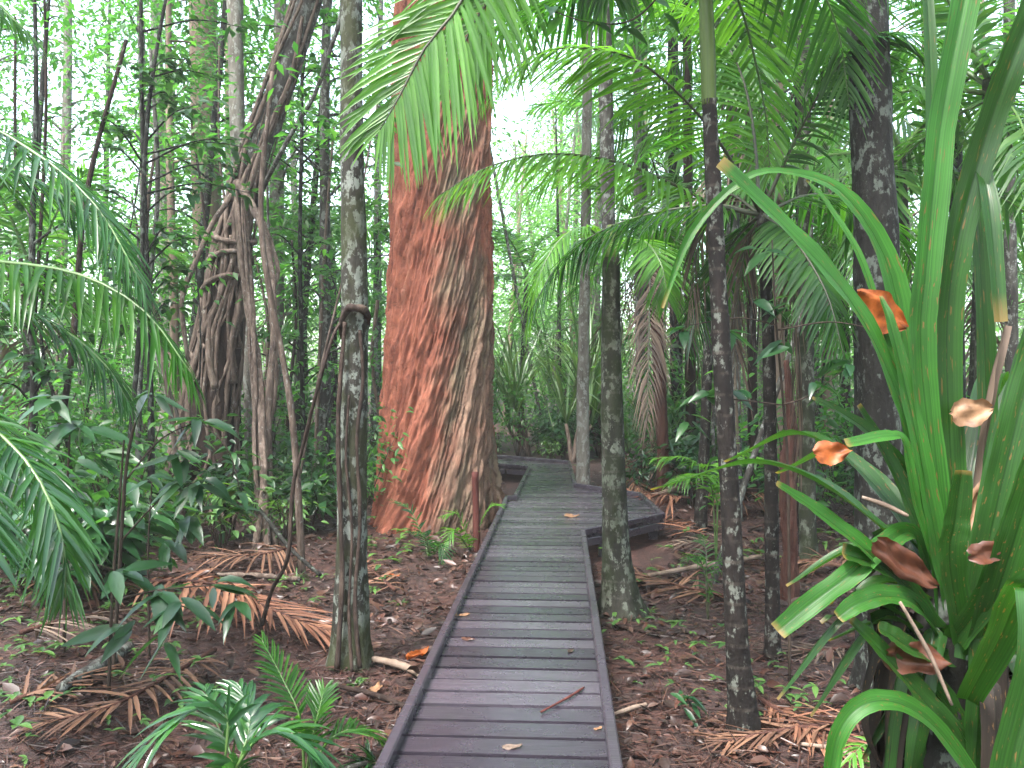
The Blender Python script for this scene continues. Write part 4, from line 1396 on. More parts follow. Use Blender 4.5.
    # extra dark leaves added to fill and shade the base of the plant
    for k in range(22):
        g = np.random.default_rng(900 + k)
        az = g.uniform(0, 3.14)
        d = np.array([math.cos(az), math.sin(az) * .6, 0])
        c0 = W(952, 640 + g.uniform(0, 90), Y + .04)
        ln = g.uniform(.3, .6)
        m2 = MB()
        ribbon(m2, [c0, c0 + d * .18 * ln + [0, 0, .45 * ln], c0 + d * .55 * ln + [0, 0, .6 * ln], c0 + d * ln + [0, 0, g.uniform(-.1, .5) * ln]], [.05, .07, .06, .02], -d + [0, 0, .8], 0, 24, .4)
        obj('leaf', m2, ['strap_dark'], root)
    for k in range(34):  # withered skirt added to cover the stem and darken the unlit base
        g = np.random.default_rng(450 + k)
        az = g.uniform(0, 6.28)
        d = np.array([math.cos(az), math.sin(az), 0])
        c0 = W(955, 600 + g.uniform(0, 120), Y + .05) + d * .06
        ln = g.uniform(.35, .7)
        m2 = MB()
        ribbon(m2, [c0, c0 + d * g.uniform(.07, .14) + [0, 0, .04], c0 + d * g.uniform(.08, .18) + [0, 0, -.5 * ln], c0 + d * g.uniform(.05, .18) + [g.normal(0, .05), 0, -ln]], [.04, .06, .05, .015], -d + [0, 0, .2], 0, 18, .6, g.normal(0, .6))
        obj('shade_dead_leaf', m2, [('shade_leaf', 'shade_leaf', 'strap_dark')[k % 3]], root, label='withered hanging strap leaf added to darken the unlit plant base' if k % 3 < 2 else None)

    def caught(c, ang, L, wd, mat, label, dY=-.1, nz=(0, -1, .25)):  # withered leaves caught between the blades, fallen from other trees
        o = W(c[0], c[1], Y + dY)
        crumpled(label, o, (math.cos(R(ang)), .12, math.sin(R(ang))), nz, L / F * Y, wd / F * Y, mat, int(c[0]), crump=.10)
    caught((882, 311), -28, 66, 50, 'orange_leaf', 'bright orange dead leaf caught high between the strap leaves', .035)
    caught((832, 452), 4, 36, 26, 'orange_leaf', 'spotted orange scrap at the tip of a short strap leaf', -.14)
    caught((972, 411), 8, 44, 34, 'tan_leaf', 'curled tan leaf lodged against the upright strap leaves', .0)
    caught((905, 563), -35, 80, 34, 'brown_leaf', 'red-brown leaf lying in the axil of the lower strap leaves', -.1)
    caught((992, 552), 8, 46, 24, 'brown_leaf', 'small brown leaf wedged at the far side of the strap-leaved plant', -.24)
    caught((916, 658), -10, 64, 34, 'brown_leaf', 'dull brown leaf hanging below the strap leaves', -.12)
    caught((980, 505), 75, 62, 26, 'tan_leaf', 'torn papery leaf base beside the upright strap leaves', .02)
    m2 = MB()
    tube(m2, [W(900, 602, Y - .16), W(930, 655, Y - .15), W(952, 705, Y - .16)], [.004, .006, .004], 6, 12)
    obj('dead_stick', m2, ['bark_tan'], None, 'thin pale stick slanting through the lower strap leaves', 'stick', at=W(930, 655, Y - .15))
    m2 = MB()
    tube(m2, [W(862, 497, Y - .02), W(885, 505, Y - .03), W(908, 516, Y - .04)], [.004, .007, .005], 6, 12)
    obj('dead_stick', m2, ['bark_tan'], None, 'short pale stick lying across the middle strap leaves', 'stick', at=W(885, 505, Y))
    m2 = MB()
    ribbon(m2, [W(1006, 325, Y + .06), W(990, 385, Y + .04), W(976, 470, Y + .06), W(970, 560, Y + .05)], [.022, .034, .03, .022], (.4, -1, .2), 0, 24, .9, 1.2)
    obj('dead_leaf_blade', m2, ['dead_grey'], None, 'withered straw-coloured blade hanging among the upright strap leaves', 'dead leaf', at=W(985, 400, Y + .05))


strap_plant()


# ------------------------------------------------------------------ background strap-leaf thicket
def strap_clump(px, Y, n, h, seed, label, spread=.55):
    g = np.random.default_rng(seed)
    x = X(px, Y)
    base = np.array([x, Y, gz(x, Y)])
    root = empty('screw_pine_clump', base, label, 'plant')
    mb, sb = MB(), MB()
    heads = []
    for k in range(max(3, n // 14)):
        a = g.uniform(0, 6.28)
        t = base + [math.cos(a) * g.uniform(.1, .6), math.sin(a) * g.uniform(.1, .6), g.uniform(.15, h * .45)]
        tube(sb, [base - [0, 0, .1], (base + t) / 2 + [0, 0, .05], t], [.06, .05, .04], 7, 8, 0, .1)
        heads.append(t)
    for k in range(n):
        c = heads[k % len(heads)]
        az = g.uniform(0, 6.28)
        ln = h * g.uniform(.55, 1.0)
        out = g.uniform(.15, spread + .35)
        d = np.array([math.cos(az), math.sin(az), 0])
        pts = [c, c + d * ln * out * .45 + [0, 0, ln * .5], c + d * ln * out + [0, 0, ln * (1 - .5 * out)]]
        if g.uniform() < .3:
            pts.append(c + d * ln * (out + .3) + [0, 0, ln * (.6 - .6 * out)])
        ribbon(mb, pts, [.05, .06, .05, .012], -d + [0, 0, .4], 0, 9, .3)
    obj('stem', sb, ['bark_root'], root)
    obj('foliage', mb, ['strap_far'], root)


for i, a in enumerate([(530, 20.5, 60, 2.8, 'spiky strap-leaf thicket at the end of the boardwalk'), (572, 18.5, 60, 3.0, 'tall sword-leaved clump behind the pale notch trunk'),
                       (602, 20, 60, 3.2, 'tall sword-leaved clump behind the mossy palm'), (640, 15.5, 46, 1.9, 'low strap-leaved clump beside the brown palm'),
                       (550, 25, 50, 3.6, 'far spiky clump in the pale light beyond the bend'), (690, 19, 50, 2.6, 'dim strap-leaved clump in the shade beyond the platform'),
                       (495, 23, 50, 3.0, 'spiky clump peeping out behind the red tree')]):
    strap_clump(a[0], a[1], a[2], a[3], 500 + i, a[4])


# ------------------------------------------------------------------ near broad-leaved saplings
def whorl_sapling(name, label, base, stems, whorls, mat, seed, cat='sapling', leaf=.26, wid=.33):
    """stems: point lists; whorls: (point, n leaves, size, heading deg or None)"""
    g = np.random.default_rng(seed)
    root = empty(name, base, label, cat)
    sb, fb = MB(), MB()
    for s, r in stems:
        tube(sb, s, [r, r * .8, r * .5], 6, 20, 0, .1)
    for (c, n, sz, head) in whorls:
        c = np.asarray(c)
        O, D, L = [], [], []
        for k in range(n):
            az = g.uniform(0, 6.28) if head is None else R(head) + g.normal(0, .75)
            D.append([math.cos(az), math.sin(az), g.uniform(-.45, .30)])
            O.append(c + g.normal(0, .02, 3))
            L.append(sz * g.uniform(.65, 1.15))
        L = np.array(L)
        inst(fb, T_LEAF, O, D, np.array([0, -.25, 1.0]) + g.normal(0, .35, (n, 3)), L, L * wid * g.uniform(.7, 1.1, n), g.uniform(.15, .6, n), 0, g.normal(.15, .2, n))
    obj('stem', sb, ['twig'], root)
    obj('foliage', fb, [mat], root)
    return root


Y = 5.4
whorl_sapling('broadleaf_sapling', 'glossy dark sapling with drooping whorled leaves before the vine-wrapped tree', G(132, Y),
              [([G(112, Y, -.1), W(120, 560, Y), W(126, 470, Y), W(136, 420, Y), W(150, 390, Y)], .014), ([W(126, 480, Y), W(160, 440, Y + .1), W(200, 420, Y + .2)], .007),
               ([W(122, 540, Y), W(160, 500, Y), W(196, 482, Y)], .007), ([W(200, 420, Y + .2), W(228, 450, Y + .2), W(240, 490, Y + .2)], .005), ([G(150, Y + .3, -.1), W(148, 560, Y + .3), W(152, 480, Y + .3)], .009)],
              [(W(150, 395, Y), 7, .26, None), (W(200, 420, Y + .2), 8, .27, None), (W(196, 482, Y), 11, .27, None), (W(180, 455, Y + .1), 6, .24, None), (W(238, 490, Y + .2), 5, .2, None),
               (W(225, 510, Y + .2), 6, .24, -20), (W(185, 520, Y), 6, .25, -60), (W(150, 480, Y + .3), 5, .25, None), (W(165, 545, Y + .1), 5, .24, -30)], 'leaf', 81)
Y = 4.9
whorl_sapling('broadleaf_sapling', 'low glossy sapling with long leaves above the fallen orange frond', G(150, Y),
              [([G(108, Y, -.1), W(112, 600, Y), W(118, 520, Y), W(124, 440, Y)], .012), ([W(114, 600, Y), W(160, 590, Y), W(215, 585, Y)], .007), ([W(114, 570, Y), W(95, 565, Y - .1), W(70, 570, Y - .2)], .006),
               ([W(160, 590, Y), W(180, 605, Y - .1), W(200, 612, Y - .1)], .005)],
              [(W(120, 570, Y), 6, .30, -20), (W(160, 592, Y), 7, .28, None), (W(180, 605, Y - .1), 6, .27, -50), (W(215, 585, Y), 5, .24, 0), (W(130, 625, Y), 5, .30, -110), (W(70, 570, Y - .2), 4, .26, 180), (W(235, 600, Y), 3, .22, -40), (W(165, 640, Y - .1), 3, .24, -100)], 'leaf', 82)
Y = 5.9
whorl_sapling('broadleaf_sapling', 'sapling with big dark leaves beneath the lower arching fronds', G(60, Y),
              [([G(64, Y, -.1), W(66, 520, Y), W(70, 430, Y)], .012), ([W(67, 500, Y), W(40, 470, Y), W(20, 450, Y)], .007)],
              [(W(80, 425, Y), 8, .36, None), (W(40, 470, Y), 7, .34, None), (W(100, 455, Y), 5, .34, 10), (W(15, 440, Y), 6, .32, None), (W(70, 490, Y), 7, .3, None), (W(50, 400, Y), 6, .3, None)], 'leaf', 83)
Y = 4.9
whorl_sapling('broadleaf_sapling', 'spindly glossy sapling with horizontal twigs behind the ringed palm', G(765, Y),
              [([G(790, Y + .3, -.1), W(788, 480, Y + .2), W(783, 400, Y + .1), W(776, 320, Y), W(772, 240, Y)], .010), ([W(776, 325, Y), W(740, 318, Y), W(690, 325, Y)], .005), ([W(778, 330, Y), W(830, 322, Y - .1), W(880, 330, Y - .2)], .005),
               ([W(782, 405, Y + .1), W(810, 395, Y), W(850, 365, Y)], .005), ([W(782, 405, Y + .1), W(740, 400, Y), W(705, 398, Y)], .005)],
              [(W(690, 325, Y), 5, .16, 180), (W(712, 312, Y), 4, .16, None), (W(728, 330, Y), 5, .17, None), (W(756, 300, Y), 4, .16, None), (W(790, 305, Y), 5, .17, None), (W(785, 345, Y), 4, .16, None), (W(850, 365, Y), 6, .17, None),
               (W(822, 385, Y), 4, .15, None), (W(705, 398, Y), 5, .16, None), (W(735, 392, Y), 4, .15, None), (W(770, 250, Y), 5, .16, None), (W(690, 420, Y), 3, .15, None)], 'leaf', 84, leaf=.16, wid=.42)
Y = 4.75
whorl_sapling('seedling', 'little upright seedling with pale leaves on the trodden earth right of the boardwalk', G(712, Y),
              [([G(716, Y, -.03), W(698, 715, Y), W(682, 690, Y)], .006)], [(W(684, 694, Y), 6, .13, None), (W(692, 706, Y), 4, .12, None), (W(672, 700, Y), 2, .11, None)], 'leaf', 85)

# leafy understorey tree with horizontal sprays against the sky gap
def spray_tree(name, label, base, stem, sprays, seed, mat='leaf', leaf=.16):
    g = np.random.default_rng(seed)
    root = empty(name, base, label, 'tree')
    sb, fb = MB(), MB()
    tube(sb, stem, [.045, .035, .028, .016], 8, 40, 0, .1)
    sp = cr(stem, 60)
    for (a, n) in sprays:
        tipp = np.asarray(a)
        k = int(np.argmin(np.abs(sp[:, 2] - (tipp[2] - .25))))
        st_ = sp[k]
        mid = (st_ + tipp) / 2 + [0, 0, .12]
        tube(sb, [st_, mid, tipp], [.014, .009, .004], 5, 10, 0, cap=False)
        path = cr([st_, mid, tipp], 30)
        i = g.integers(10, 30, n)
        T = unit(np.gradient(path, axis=0))[i]
        side = np.cross(T, [0, 0, 1.0]) * g.choice([-1, 1], n)[:, None]
        D = T * .6 + side * g.uniform(.4, 1.0, n)[:, None] + g.normal(0, .25, (n, 3))
        L = leaf * g.uniform(.6, 1.2, n)
        inst(fb, T_LEAF, path[i] + g.normal(0, .05, (n, 3)), D, np.array([0, 0, 1.0]) + g.normal(0, .3, (n, 3)), L, L * .46, g.uniform(.1, .5, n))
    obj('trunk', sb, ['bark_dark'], root)
    obj('crown', fb, [mat], root)


g_ = np.random.default_rng(91)
Y = 9.5
spray_tree('understorey_tree', 'slim tree with dark glossy sprays in front of the bright sky gap', G(150, Y), [G(150, Y, -.1), W(151, 420, Y), W(146, 250, Y), W(142, 100, Y), W(140, -80, Y)],
           [(W(g_.uniform(60, 260), g_.uniform(20, 330), Y + g_.uniform(-1, 1)), 26) for _ in range(30)], 92)
Y = 12.5
spray_tree('understorey_tree', 'leafy slim tree filling the gap between the slim grey trunk and the lichened trunk', G(305, Y), [G(305, Y, -.1), W(303, 420, Y), W(300, 250, Y), W(302, 100, Y), W(300, -80, Y)],
           [(W(g_.uniform(225, 370), g_.uniform(10, 400), Y + g_.uniform(-1, 1)), 26) for _ in range(24)], 93, 'leaf_mid')
Y = 8.6
spray_tree('understorey_tree', 'slim tree with low dark sprays behind the arching fronds', G(30, Y), [G(30, Y, -.1), W(34, 420, Y), W(32, 250, Y), W(36, 100, Y), W(34, -40, Y)],
           [(W(g_.uniform(-20, 130), g_.uniform(200, 440), Y + g_.uniform(-.8, .8)), 24) for _ in range(16)], 94, 'leaf')


Y = 4.4
root_ = whorl_sapling('overhanging_twig', 'dark leafy twig dangling over the path near the top of the picture', W(700, -60, Y),
                      [([W(700, -60, Y), W(640, 15, Y), W(590, 22, Y), W(545, 8, Y)], .006)],
                      [(W(560, 12, Y), 4, .13, 200), (W(595, 22, Y), 4, .13, None), (W(628, 20, Y), 4, .13, None), (W(655, 5, Y), 3, .12, None)], 'leaf', 86, 'twig', wid=.55)


# ------------------------------------------------------------------ ground plants near the camera
def small_palm(label, base, fr, L, n, w, seed, mats=('rachis', 'palm'), droop=.2, a=(62, 25), v=12, name='palm_seedling'):
    root = empty(name, base, label, 'small palm')
    for i, c in enumerate(fr):
        mb = MB()
        frond(mb, [base] + [W(*q) for q in c], L, n, w, droop, a, v, .006, .25, seed=seed + i, jit=.07)
        obj('frond', mb, list(mats), root)
    return root


small_palm('fine-leaved palm seedling in the near corner, two feathery fronds held up', G(305, 4.15, -.02),
           [[(300, 720, 4.1), (283, 680, 4.15), (262, 640, 4.2)], [(312, 740, 4.05), (318, 715, 4.05), (324, 690, 4.1)], [(330, 740, 4.1), (360, 730, 4.2), (385, 745, 4.3)]], .19, 30, .015, 600, ('rachis', 'palm'))
small_palm('bright palm seedling with broad arching frond at the bottom edge', G(215, 3.7, -.02),
           [[(225, 760, 3.6), (226, 715, 3.6), (200, 708, 3.6), (160, 735, 3.5), (110, 785, 3.4)], [(240, 760, 3.6), (250, 720, 3.7), (240, 690, 3.8)], [(232, 765, 3.6), (215, 720, 3.75), (205, 690, 3.9)],
            [(235, 770, 3.55), (265, 735, 3.55), (300, 740, 3.55), (320, 775, 3.5)]], .26, 13, .036, 620, ('rachis', 'palm_gloss'), .3, (45, 20))
small_palm('small bright green frond tuft beyond the platform', G(716, 8.8),
           [[(715, 490, 8.8), (690, 460, 8.7), (655, 458, 8.6)], [(720, 480, 8.8), (735, 455, 8.9), (760, 458, 9)], [(712, 490, 8.8), (700, 475, 8.5), (672, 482, 8.3)]], .30, 26, .026, 640, ('rachis', 'palm_lime'), .5)
small_palm('little palm with fine fronds against the foot of the red tree', G(470, 9.7),
           [[(468, 540, 9.6), (458, 515, 9.6), (445, 516, 9.5)], [(474, 540, 9.7), (488, 510, 9.7), (500, 505, 9.7)], [(466, 545, 9.5), (455, 530, 9.3), (446, 545, 9.2)]], .22, 18, .022, 650, ('rachis', 'palm_lime'), .3)
small_palm('little palm with whitish frond by the red tree roots', G(428, 9.2),
           [[(430, 550, 9.1), (424, 535, 9.0), (412, 532, 8.9)], [(432, 555, 9.1), (440, 545, 9.0), (446, 560, 8.9)], [(424, 540, 9.3), (410, 510, 9.4), (392, 500, 9.5)]], .20, 16, .020, 660, ('rachis', 'palm_gloss'), .3)
small_palm('dark little palm tuft on the earth behind the ringed palm', G(708, 7.0),
           [[(708, 590, 7), (700, 560, 7), (688, 556, 6.9)], [(710, 590, 7), (720, 560, 7), (732, 562, 7)], [(706, 590, 7), (706, 550, 7.1), (700, 535, 7.2)]], .20, 16, .016, 670, ('rachis_dark', 'palm'), .6)
small_palm('pale feathery frond low behind the vine-wrapped tree', G(150, 13),
           [[(160, 470, 13), (130, 430, 13), (90, 420, 12.8)], [(160, 470, 13), (180, 430, 13), (205, 440, 13)], [(155, 470, 13), (150, 410, 13), (130, 390, 13)]], .5, 24, .04, 680, ('rachis', 'palm_lime'), .4)
small_palm('low palm tuft peeping out at the bottom edge under the strap leaves', G(880, 4.1),
           [[(880, 760, 4.1), (865, 745, 4.0), (850, 760, 3.9)], [(885, 760, 4.1), (905, 745, 4.1), (925, 762, 4.1)], [(880, 765, 4.0), (880, 740, 4.0), (890, 752, 3.9)]], .16, 14, .016, 690, ('rachis', 'palm_lime'), .4)


def tuft(label, base, n, h, seed, mat='moss_leaf', w=.012, name='grass_tuft'):
    g = np.random.default_rng(seed)
    mb = MB()
    az = g.uniform(0, 6.28, n)
    D = np.stack([np.cos(az), np.sin(az), g.uniform(.4, 1.6, n)], -1)
    inst(mb, T_BLADE, np.asarray(base) + g.normal(0, .02, (n, 3)) * [1, 1, 0], D, [[0, 0, 1]] * n, h * g.uniform(.6, 1.1, n), w, g.uniform(.3, .9, n))
    obj(name, mb, [mat], None, label, 'grass', at=base)


tuft('dark strappy tuft pressed against the near boardwalk kerb', G(372, 4.25), 34, .26, 701, 'palm_gloss', .016)
tuft('small grassy tuft at the foot of the lichened trunk', G(357, 5.4), 26, .13, 702)
tuft('fine grassy tuft by the mossy palm', G(650, 7.3), 20, .14, 703)
tuft('pale grassy tuft beside the base of the slim grey trunk', G(300, 8.2), 24, .2, 704)
tuft('fresh tuft on the bank opposite the red tree', G(398, 7.4), 20, .14, 705)


def ground_scatter():
    """leaf litter, twigs and ground cover: nobody could count them"""
    g = np.random.default_rng(12)

    def pts(n, y0, y1, pw=1.0, wide=1.0):
        out = []
        while len(out) < n:
            y = y0 * (y1 / y0) ** (g.uniform() ** pw)
            x = X(g.uniform(-80, 1110), y)
            if not on_deck(x, y, .03):
                out.append((x, y, gz(x, y)))
        return np.array(out)
    mb = MB()
    O = pts(15000, 3.2, 17)
    n = len(O)
    az = g.uniform(0, 6.28, n)
    D = np.stack([np.cos(az), np.sin(az), g.normal(.05, .18, n)], -1)
    L = .046 * g.lognormal(0, .45, n)
    inst(mb, T_LEAF, O + [0, 0, .014] + g.uniform(0, .015, (n, 1)) * [0, 0, 1], D, np.array([0, 0, 1.0]) + g.normal(0, .30, (n, 3)), L, L * g.uniform(.22, .55, n), 0, 0, g.normal(0, .5, n))
    O = pts(9000, 6.5, 17, .8)
    n = len(O)
    az = g.uniform(0, 6.28, n)
    D = np.stack([np.cos(az), np.sin(az), g.normal(.1, .22, n)], -1)
    L = .08 * g.lognormal(0, .45, n)
    inst(mb, T_LEAF, O + [0, 0, .02], D, np.array([0, -.2, 1.0]) + g.normal(0, .4, (n, 3)), L, L * g.uniform(.15, .5, n), 0, 0, g.normal(0, .5, n))
    O = pts(260, 3.4, 12)
    n = len(O)
    az = g.uniform(0, 6.28, n)
    D = np.stack([np.cos(az), np.sin(az), g.normal(.08, .2, n)], -1)
    L = g.uniform(.08, .17, n)
    inst(mb, T_LEAF, O + [0, 0, .03], D, np.array([0, 0, 1.0]) + g.normal(0, .35, (n, 3)), L, L * g.uniform(.2, .5, n), g.normal(0, .1, n), 0, g.normal(0, .6, n))
    # narrow shreds of old fronds
    O = pts(16000, 3.2, 15)
    n = len(O)
    az = g.uniform(0, 6.28, n)
    D = np.stack([np.cos(az), np.sin(az), g.normal(.04, .12, n)], -1)
    inst(mb, T_BLADE, O + [0, 0, .018], D, np.array([0, 0, 1.0]) + g.normal(0, .4, (n, 3)), g.uniform(.05, .26, n), g.uniform(.003, .011, n), 0, 0, g.normal(0, .15, n))
    obj('leaf_litter', mb, ['litter'], label='reddish brown leaf litter and frond shreds covering the forest floor', cat='leaf litter', kind='stuff')
    # green seedlings
    mb = MB()
    Os = []
    for p in pts(2600, 4.0, 24, .75):
        q = mn.noise(Vector((p[0] * .5, p[1] * .5, 9)))
        left = p[0] < -.9
        if q < (-.02 if left and p[1] > 6 else .32):
            continue
        k = int(g.integers(2, 6))
        sc = g.uniform(.6, 1.3) * (1 if p[1] < 8 else 1.35)
        az = g.uniform(0, 6.28, k)
        hh = g.uniform(.03, .16) * sc
        inst(mb, T_LEAF, np.repeat([p + [0, 0, hh]], k, 0), np.stack([np.cos(az), np.sin(az), g.uniform(-.1, .5, k)], -1), [[0, 0, 1]] * k, g.uniform(.04, .10, k) * sc, g.uniform(.018, .04, k) * sc, .3)
    obj('ground_cover', mb, ['moss_leaf'], label='scattered tiny green seedlings and herbs on the forest floor', cat='ground cover', kind='stuff')


ground_scatter()


# ------------------------------------------------------------------ fallen fronds, sticks and single leaves
def fallen(label, ctrl, L, n, w, mat, seed, lift=.05, droop=.05, a=(70, 30), v=0, r0=.013, jit=.2):
    P = []
    for q in ctrl:
        x, y = X(q[0], q[1]), q[1]
        P.append((x, y, gz(x, y) + lift + (q[2] if len(q) > 2 else 0)))
    mb = MB()
    frond(mb, P, L, n, w, droop, a, v, r0, .1, seed=seed, jit=jit)
    obj('fallen_frond', mb, ['dead_stub', mat], None, label, 'dead frond', at=P[0])


fallen('orange-brown fallen frond with comb-like leaflets below the glossy saplings', [(138, 6.5, .30), (190, 6.5, .30), (235, 6.5, .25), (262, 6.55, .12)], .62, 17, .036, 'dead_orange', 801, .05, .34, (86, 75), 4, jit=.07)
fallen('long fallen frond with straw leaflets pointing at the lichened trunk', [(165, 7.1, .16), (230, 6.8, .14), (290, 6.3, .10), (335, 6.0, .06)], .55, 34, .030, 'dead_orange', 802, .06, .10, (35, 12), 4, jit=.12)
fallen('old brown frond lying toward the near corner below the combed one', [(215, 5.6, .12), (170, 5.1, .08), (110, 4.7, .05), (40, 4.5, .03)], .34, 26, .024, 'dead', 803, .04, .1)
fallen('grey fallen frond rotting at the left edge', [(20, 5.6, .14), (70, 5.9, .18), (120, 6.3, .14)], .4, 24, .026, 'dead_grey', 804, .06, .3)
fallen('flattened brown frond beside the mossy palm', [(730, 7.6), (690, 7.8), (650, 8.3), (605, 8.6)], .46, 34, .026, 'dead', 805, .06, .1)
fallen('pinkish fallen frond fanned out behind the mossy palm', [(690, 11.8, .25), (655, 11.8, .3), (625, 11.9, .2)], .62, 24, .034, 'dead_orange', 806, .06, .4)
fallen('fallen frond in the near earth beneath the strap leaves', [(870, 4.7), (820, 4.6), (770, 4.5), (720, 4.35)], .40, 32, .020, 'dead', 807, .04, .06, (50, 20))
fallen('straw-coloured fallen frond beyond the slender palm', [(850, 5.9), (815, 5.8), (770, 5.9)], .34, 26, .018, 'dead_grey', 808, .04, .06, (45, 20))
fallen('brown frond heaped against the far side of the platform', [(700, 12.5, .2), (740, 12.0, .25), (790, 11.6, .2)], .55, 28, .032, 'dead', 809, .08, .3)
fallen('grey brown frond collapsed below the brown palm', [(645, 14.5, .9), (660, 14, .5), (690, 13.2, .2)], .6, 26, .034, 'dead_grey', 810, .08, .3)
fallen('dark brown frond in the litter near the lowest arching fronds', [(10, 4.8), (60, 5.0), (100, 5.3)], .35, 24, .024, 'dead', 811, .05, .1)
fallen('reddish frond lying across the ground under the black tree', [(760, 5.0), (800, 4.6), (850, 4.3)], .36, 30, .018, 'dead_orange', 812, .04, .06, (40, 18))


for i, (c, L, m, lab) in enumerate([
    ([(705, 9.6, .1), (670, 10.3, .12), (640, 11.2, .1)], .5, 'dead_orange', 'pinkish brown frond lying on the bank by the platform edge'),
    ([(760, 9.0, .05), (720, 9.3, .1), (672, 9.4, .05)], .45, 'dead_grey', 'greyish fallen frond between the ringed palm and the platform'),
    ([(690, 14.5, .4), (720, 14, .3), (760, 13.5, .15)], .6, 'dead_orange', 'large reddish frond propped against the trunks in the far shade'),
    ([(625, 14.2, .6), (632, 13.8, .3), (645, 13.2, .1)], .5, 'dead', 'brown frond hanging down beside the far platform kerb'),
    ([(850, 8.2, .05), (820, 8.4, .08), (775, 8.4, .05)], .4, 'dead', 'brown fallen frond behind the dead palm stem'),
    ([(300, 8.8, .1), (260, 8.4, .12), (205, 8.1, .1)], .5, 'dead', 'brown frond lying across the roots of the slim grey trunk'),
    ([(30, 7.2, .1), (80, 7.0, .14), (130, 7.1, .1)], .45, 'dead', 'dark fallen frond beneath the sapling with big leaves'),
    ([(395, 7.6, .05), (372, 8.2, .06), (352, 8.8, .05)], .34, 'dead', 'short brown frond on the bank left of the red tree foot'),
]):
    fallen(lab, c, L, 26, .026, m, 830 + i, .05, .2)


def stick(label, a, b, r, mat='bark_tan', lift=.04, deck=False, bend=.03):
    def P(q):
        x, y = X(*q), q[1]
        return np.array([x, y, (0.004 if deck else gz(x, y)) + lift])
    A, B = P(a), P(b)
    mb = MB()
    tube(mb, [A, (A + B) / 2 + [bend, bend * .5, bend * .2], B], [r * .7, r, r * .8], 7, 14, 0, .3, 14)
    obj('fallen_stick', mb, [mat], None, label, 'stick', at=A)


stick('thin brown twig lying across the wet planks', (541, 4.17), (584, 4.50), .007, 'post', .008, True)
stick('pale fallen branch between the lichened trunk and the boardwalk', (372, 5.75), (422, 5.45), .028, lift=.05)
stick('thin stick against the outer kerb near the seedling', (612, 4.80), (646, 4.95), .016, lift=.03)
stick('broken dark stick beside the lichened trunk', (330, 5.3), (415, 4.9), .018, 'bark_brown')
stick('weathered grey log in the litter at left', (60, 4.9), (130, 5.9), .045, 'bark_grey', .06)
stick('pale stick lying across the bank right of the platform', (648, 8.3), (760, 8.9), .03, lift=.08)
stick('thin root-like branch by the mossy palm foot', (600, 6.8), (660, 6.5), .018, 'bark_brown', .02)
stick('pale branch slanting over litter under the brown palm', (640, 12.4), (708, 13.4), .045, lift=.25)
stick('bleached stick in the bottom corner by the strap leaves', (800, 4.35), (860, 4.25), .014)
stick('dead branch lying in front of the slim grey trunk', (215, 7.8), (300, 8.0), .03, 'bark_root', .05)
stick('short pale stick beside the near grassy tuft', (320, 4.05), (368, 4.2), .016, 'bark_grey', .05)


def deck_leaf(label, px, py, ang, L, mat, wid=.5, ground=None):
    y = 1402.5 / (py - HY) if ground is None else ground
    x = X(px, y)
    z = .006 if ground is None else gz(x, y) + .03
    a = R(ang)
    crumpled(label, (x, y, z + L * .05), (math.cos(a), math.sin(a), .03), (.05, -.1, 1), L, L * wid, mat, int(px), crump=.08)


deck_leaf('pale yellow leaf on the planks of the far platform', 572, 517, 10, .18, 'tan_leaf')
deck_leaf('small tan leaf near the tree-side kerb of the boardwalk', 464, 616, 30, .09, 'tan_leaf')
deck_leaf('reddish leaf on the middle of the boardwalk planks', 468, 640, -20, .09, 'brown_leaf')
deck_leaf('dark curled leaf near the palm-side kerb', 571, 652, 60, .07, 'twig')
deck_leaf('faded leaf flat on the nearest planks', 512, 748, 10, .09, 'dead_grey')
deck_leaf('tiny orange leaf against the near palm-side kerb', 598, 730, 40, .05, 'tan_leaf')
deck_leaf('orange-red leaf lying on the bank by the tree-side kerb', 418, 660, 60, .26, 'orange_leaf', .35, 5.9)
deck_leaf('orange leaf in the litter before the red tree', 393, 0, 10, .14, 'orange_leaf', .6, 8.3)
deck_leaf('tan leaf upright by the foot of the lichened trunk', 375, 0, 80, .18, 'tan_leaf', .45, 5.25)

# survey stake beside the walk
mb = MB()
p0 = G(477, 9.6, -.05)
tube(mb, [p0, W(476, 510, 9.6), W(475, 472, 9.6)], [.042, .040, .038], 8, 12, 0, .10, 8)
obj('wooden_stake', mb, ['post'], None, 'reddish wooden stake standing between the red tree and the boardwalk', 'post', at=p0)

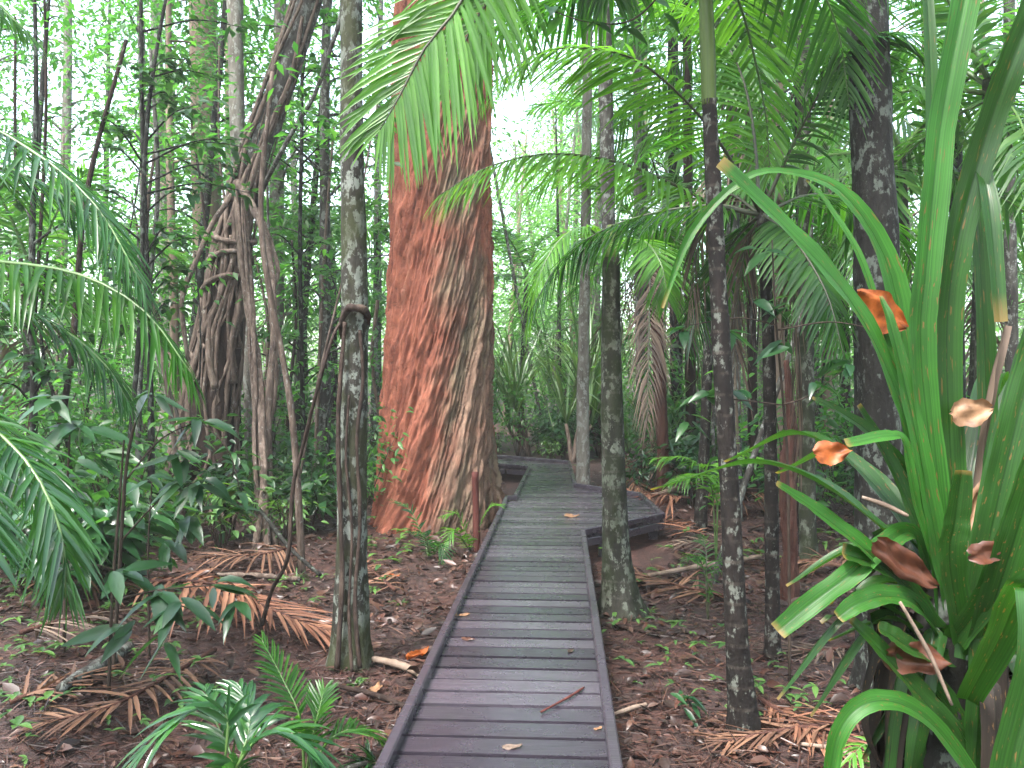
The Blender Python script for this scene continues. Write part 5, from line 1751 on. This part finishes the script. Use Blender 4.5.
# ------------------------------------------------------------------ damp forest air
def haze():
    m, nt = new_mat('damp_air')
    t = NT(nt)
    v = t.n('ShaderNodeVolumePrincipled', {'Color': (.93, .96, .93, 1), 'Density': .0016, 'Anisotropy': .3})
    o = t.n('ShaderNodeOutputMaterial')
    nt.links.new(v.outputs[0], o.inputs['Volume'])
    M['haze'] = m
    mb = MB()
    a, y0, y1, z0, z1 = 95, -95, 95, -3, 21
    V = [(-a, y0, z0), (a, y0, z0), (a, y1, z0), (-a, y1, z0), (-a, y0, z1), (a, y0, z1), (a, y1, z1), (-a, y1, z1)]
    mb.add(V, [(3, 2, 1, 0), (4, 5, 6, 7), (0, 1, 5, 4), (1, 2, 6, 5), (2, 3, 7, 6), (3, 0, 4, 7)], 0, smooth=False)
    obj('haze', mb, ['haze'], label='pale damp air hanging in the rainforest', cat='haze', kind='stuff')


haze()
# ------------------------------------------------------------------ world, sun, camera
w = bpy.data.worlds.new('World')
SC.world = w
w.use_nodes = True
nt = w.node_tree
bg = nt.nodes['Background']
sky = nt.nodes.new('ShaderNodeTexSky')
sky.sky_type = 'NISHITA'
sky.sun_disc = False
SUN_EL, SUN_AZ = R(62), R(215)
sky.sun_elevation = SUN_EL
sky.sun_rotation = SUN_AZ
sky.air_density = 1.0
sky.dust_density = 4.0
hs = nt.nodes.new('ShaderNodeHueSaturation')
hs.inputs['Saturation'].default_value = .68
nt.links.new(sky.outputs[0], hs.inputs['Color'])
nt.links.new(hs.outputs[0], bg.inputs['Color'])
bg.inputs['Strength'].default_value = .15
sl = bpy.data.lights.new('sun', 'SUN')
sl.energy = 1.5
sl.angle = R(10)
sl.color = (1, .98, .95)
so = bpy.data.objects.new('sun', sl)
COL.objects.link(so)
dirv = Vector((math.sin(SUN_AZ) * math.cos(SUN_EL), math.cos(SUN_AZ) * math.cos(SUN_EL), math.sin(SUN_EL)))
so.rotation_euler = dirv.to_track_quat('Z', 'Y').to_euler()

cam = bpy.data.cameras.new('camera')
cam.sensor_width = 36
cam.lens = 36 * F / 1024
cam.shift_y = (HY - 384) / 1024
cam.clip_start = .05
cam.clip_end = 600
co = bpy.data.objects.new('camera', cam)
COL.objects.link(co)
co.location = (0, 0, CZ)
co.rotation_euler = (PI / 2, 0, 0)
SC.camera = co

SC.view_settings.view_transform = 'Standard'
SC.view_settings.look = 'None'
SC.view_settings.exposure = 3.0
SC.view_settings.gamma = 1
SC.cycles.use_denoising = True
SC.cycles.max_bounces = 8
SC.cycles.diffuse_bounces = 4
SC.cycles.glossy_bounces = 3
SC.cycles.transmission_bounces = 4
SC.cycles.sample_clamp_indirect = 6
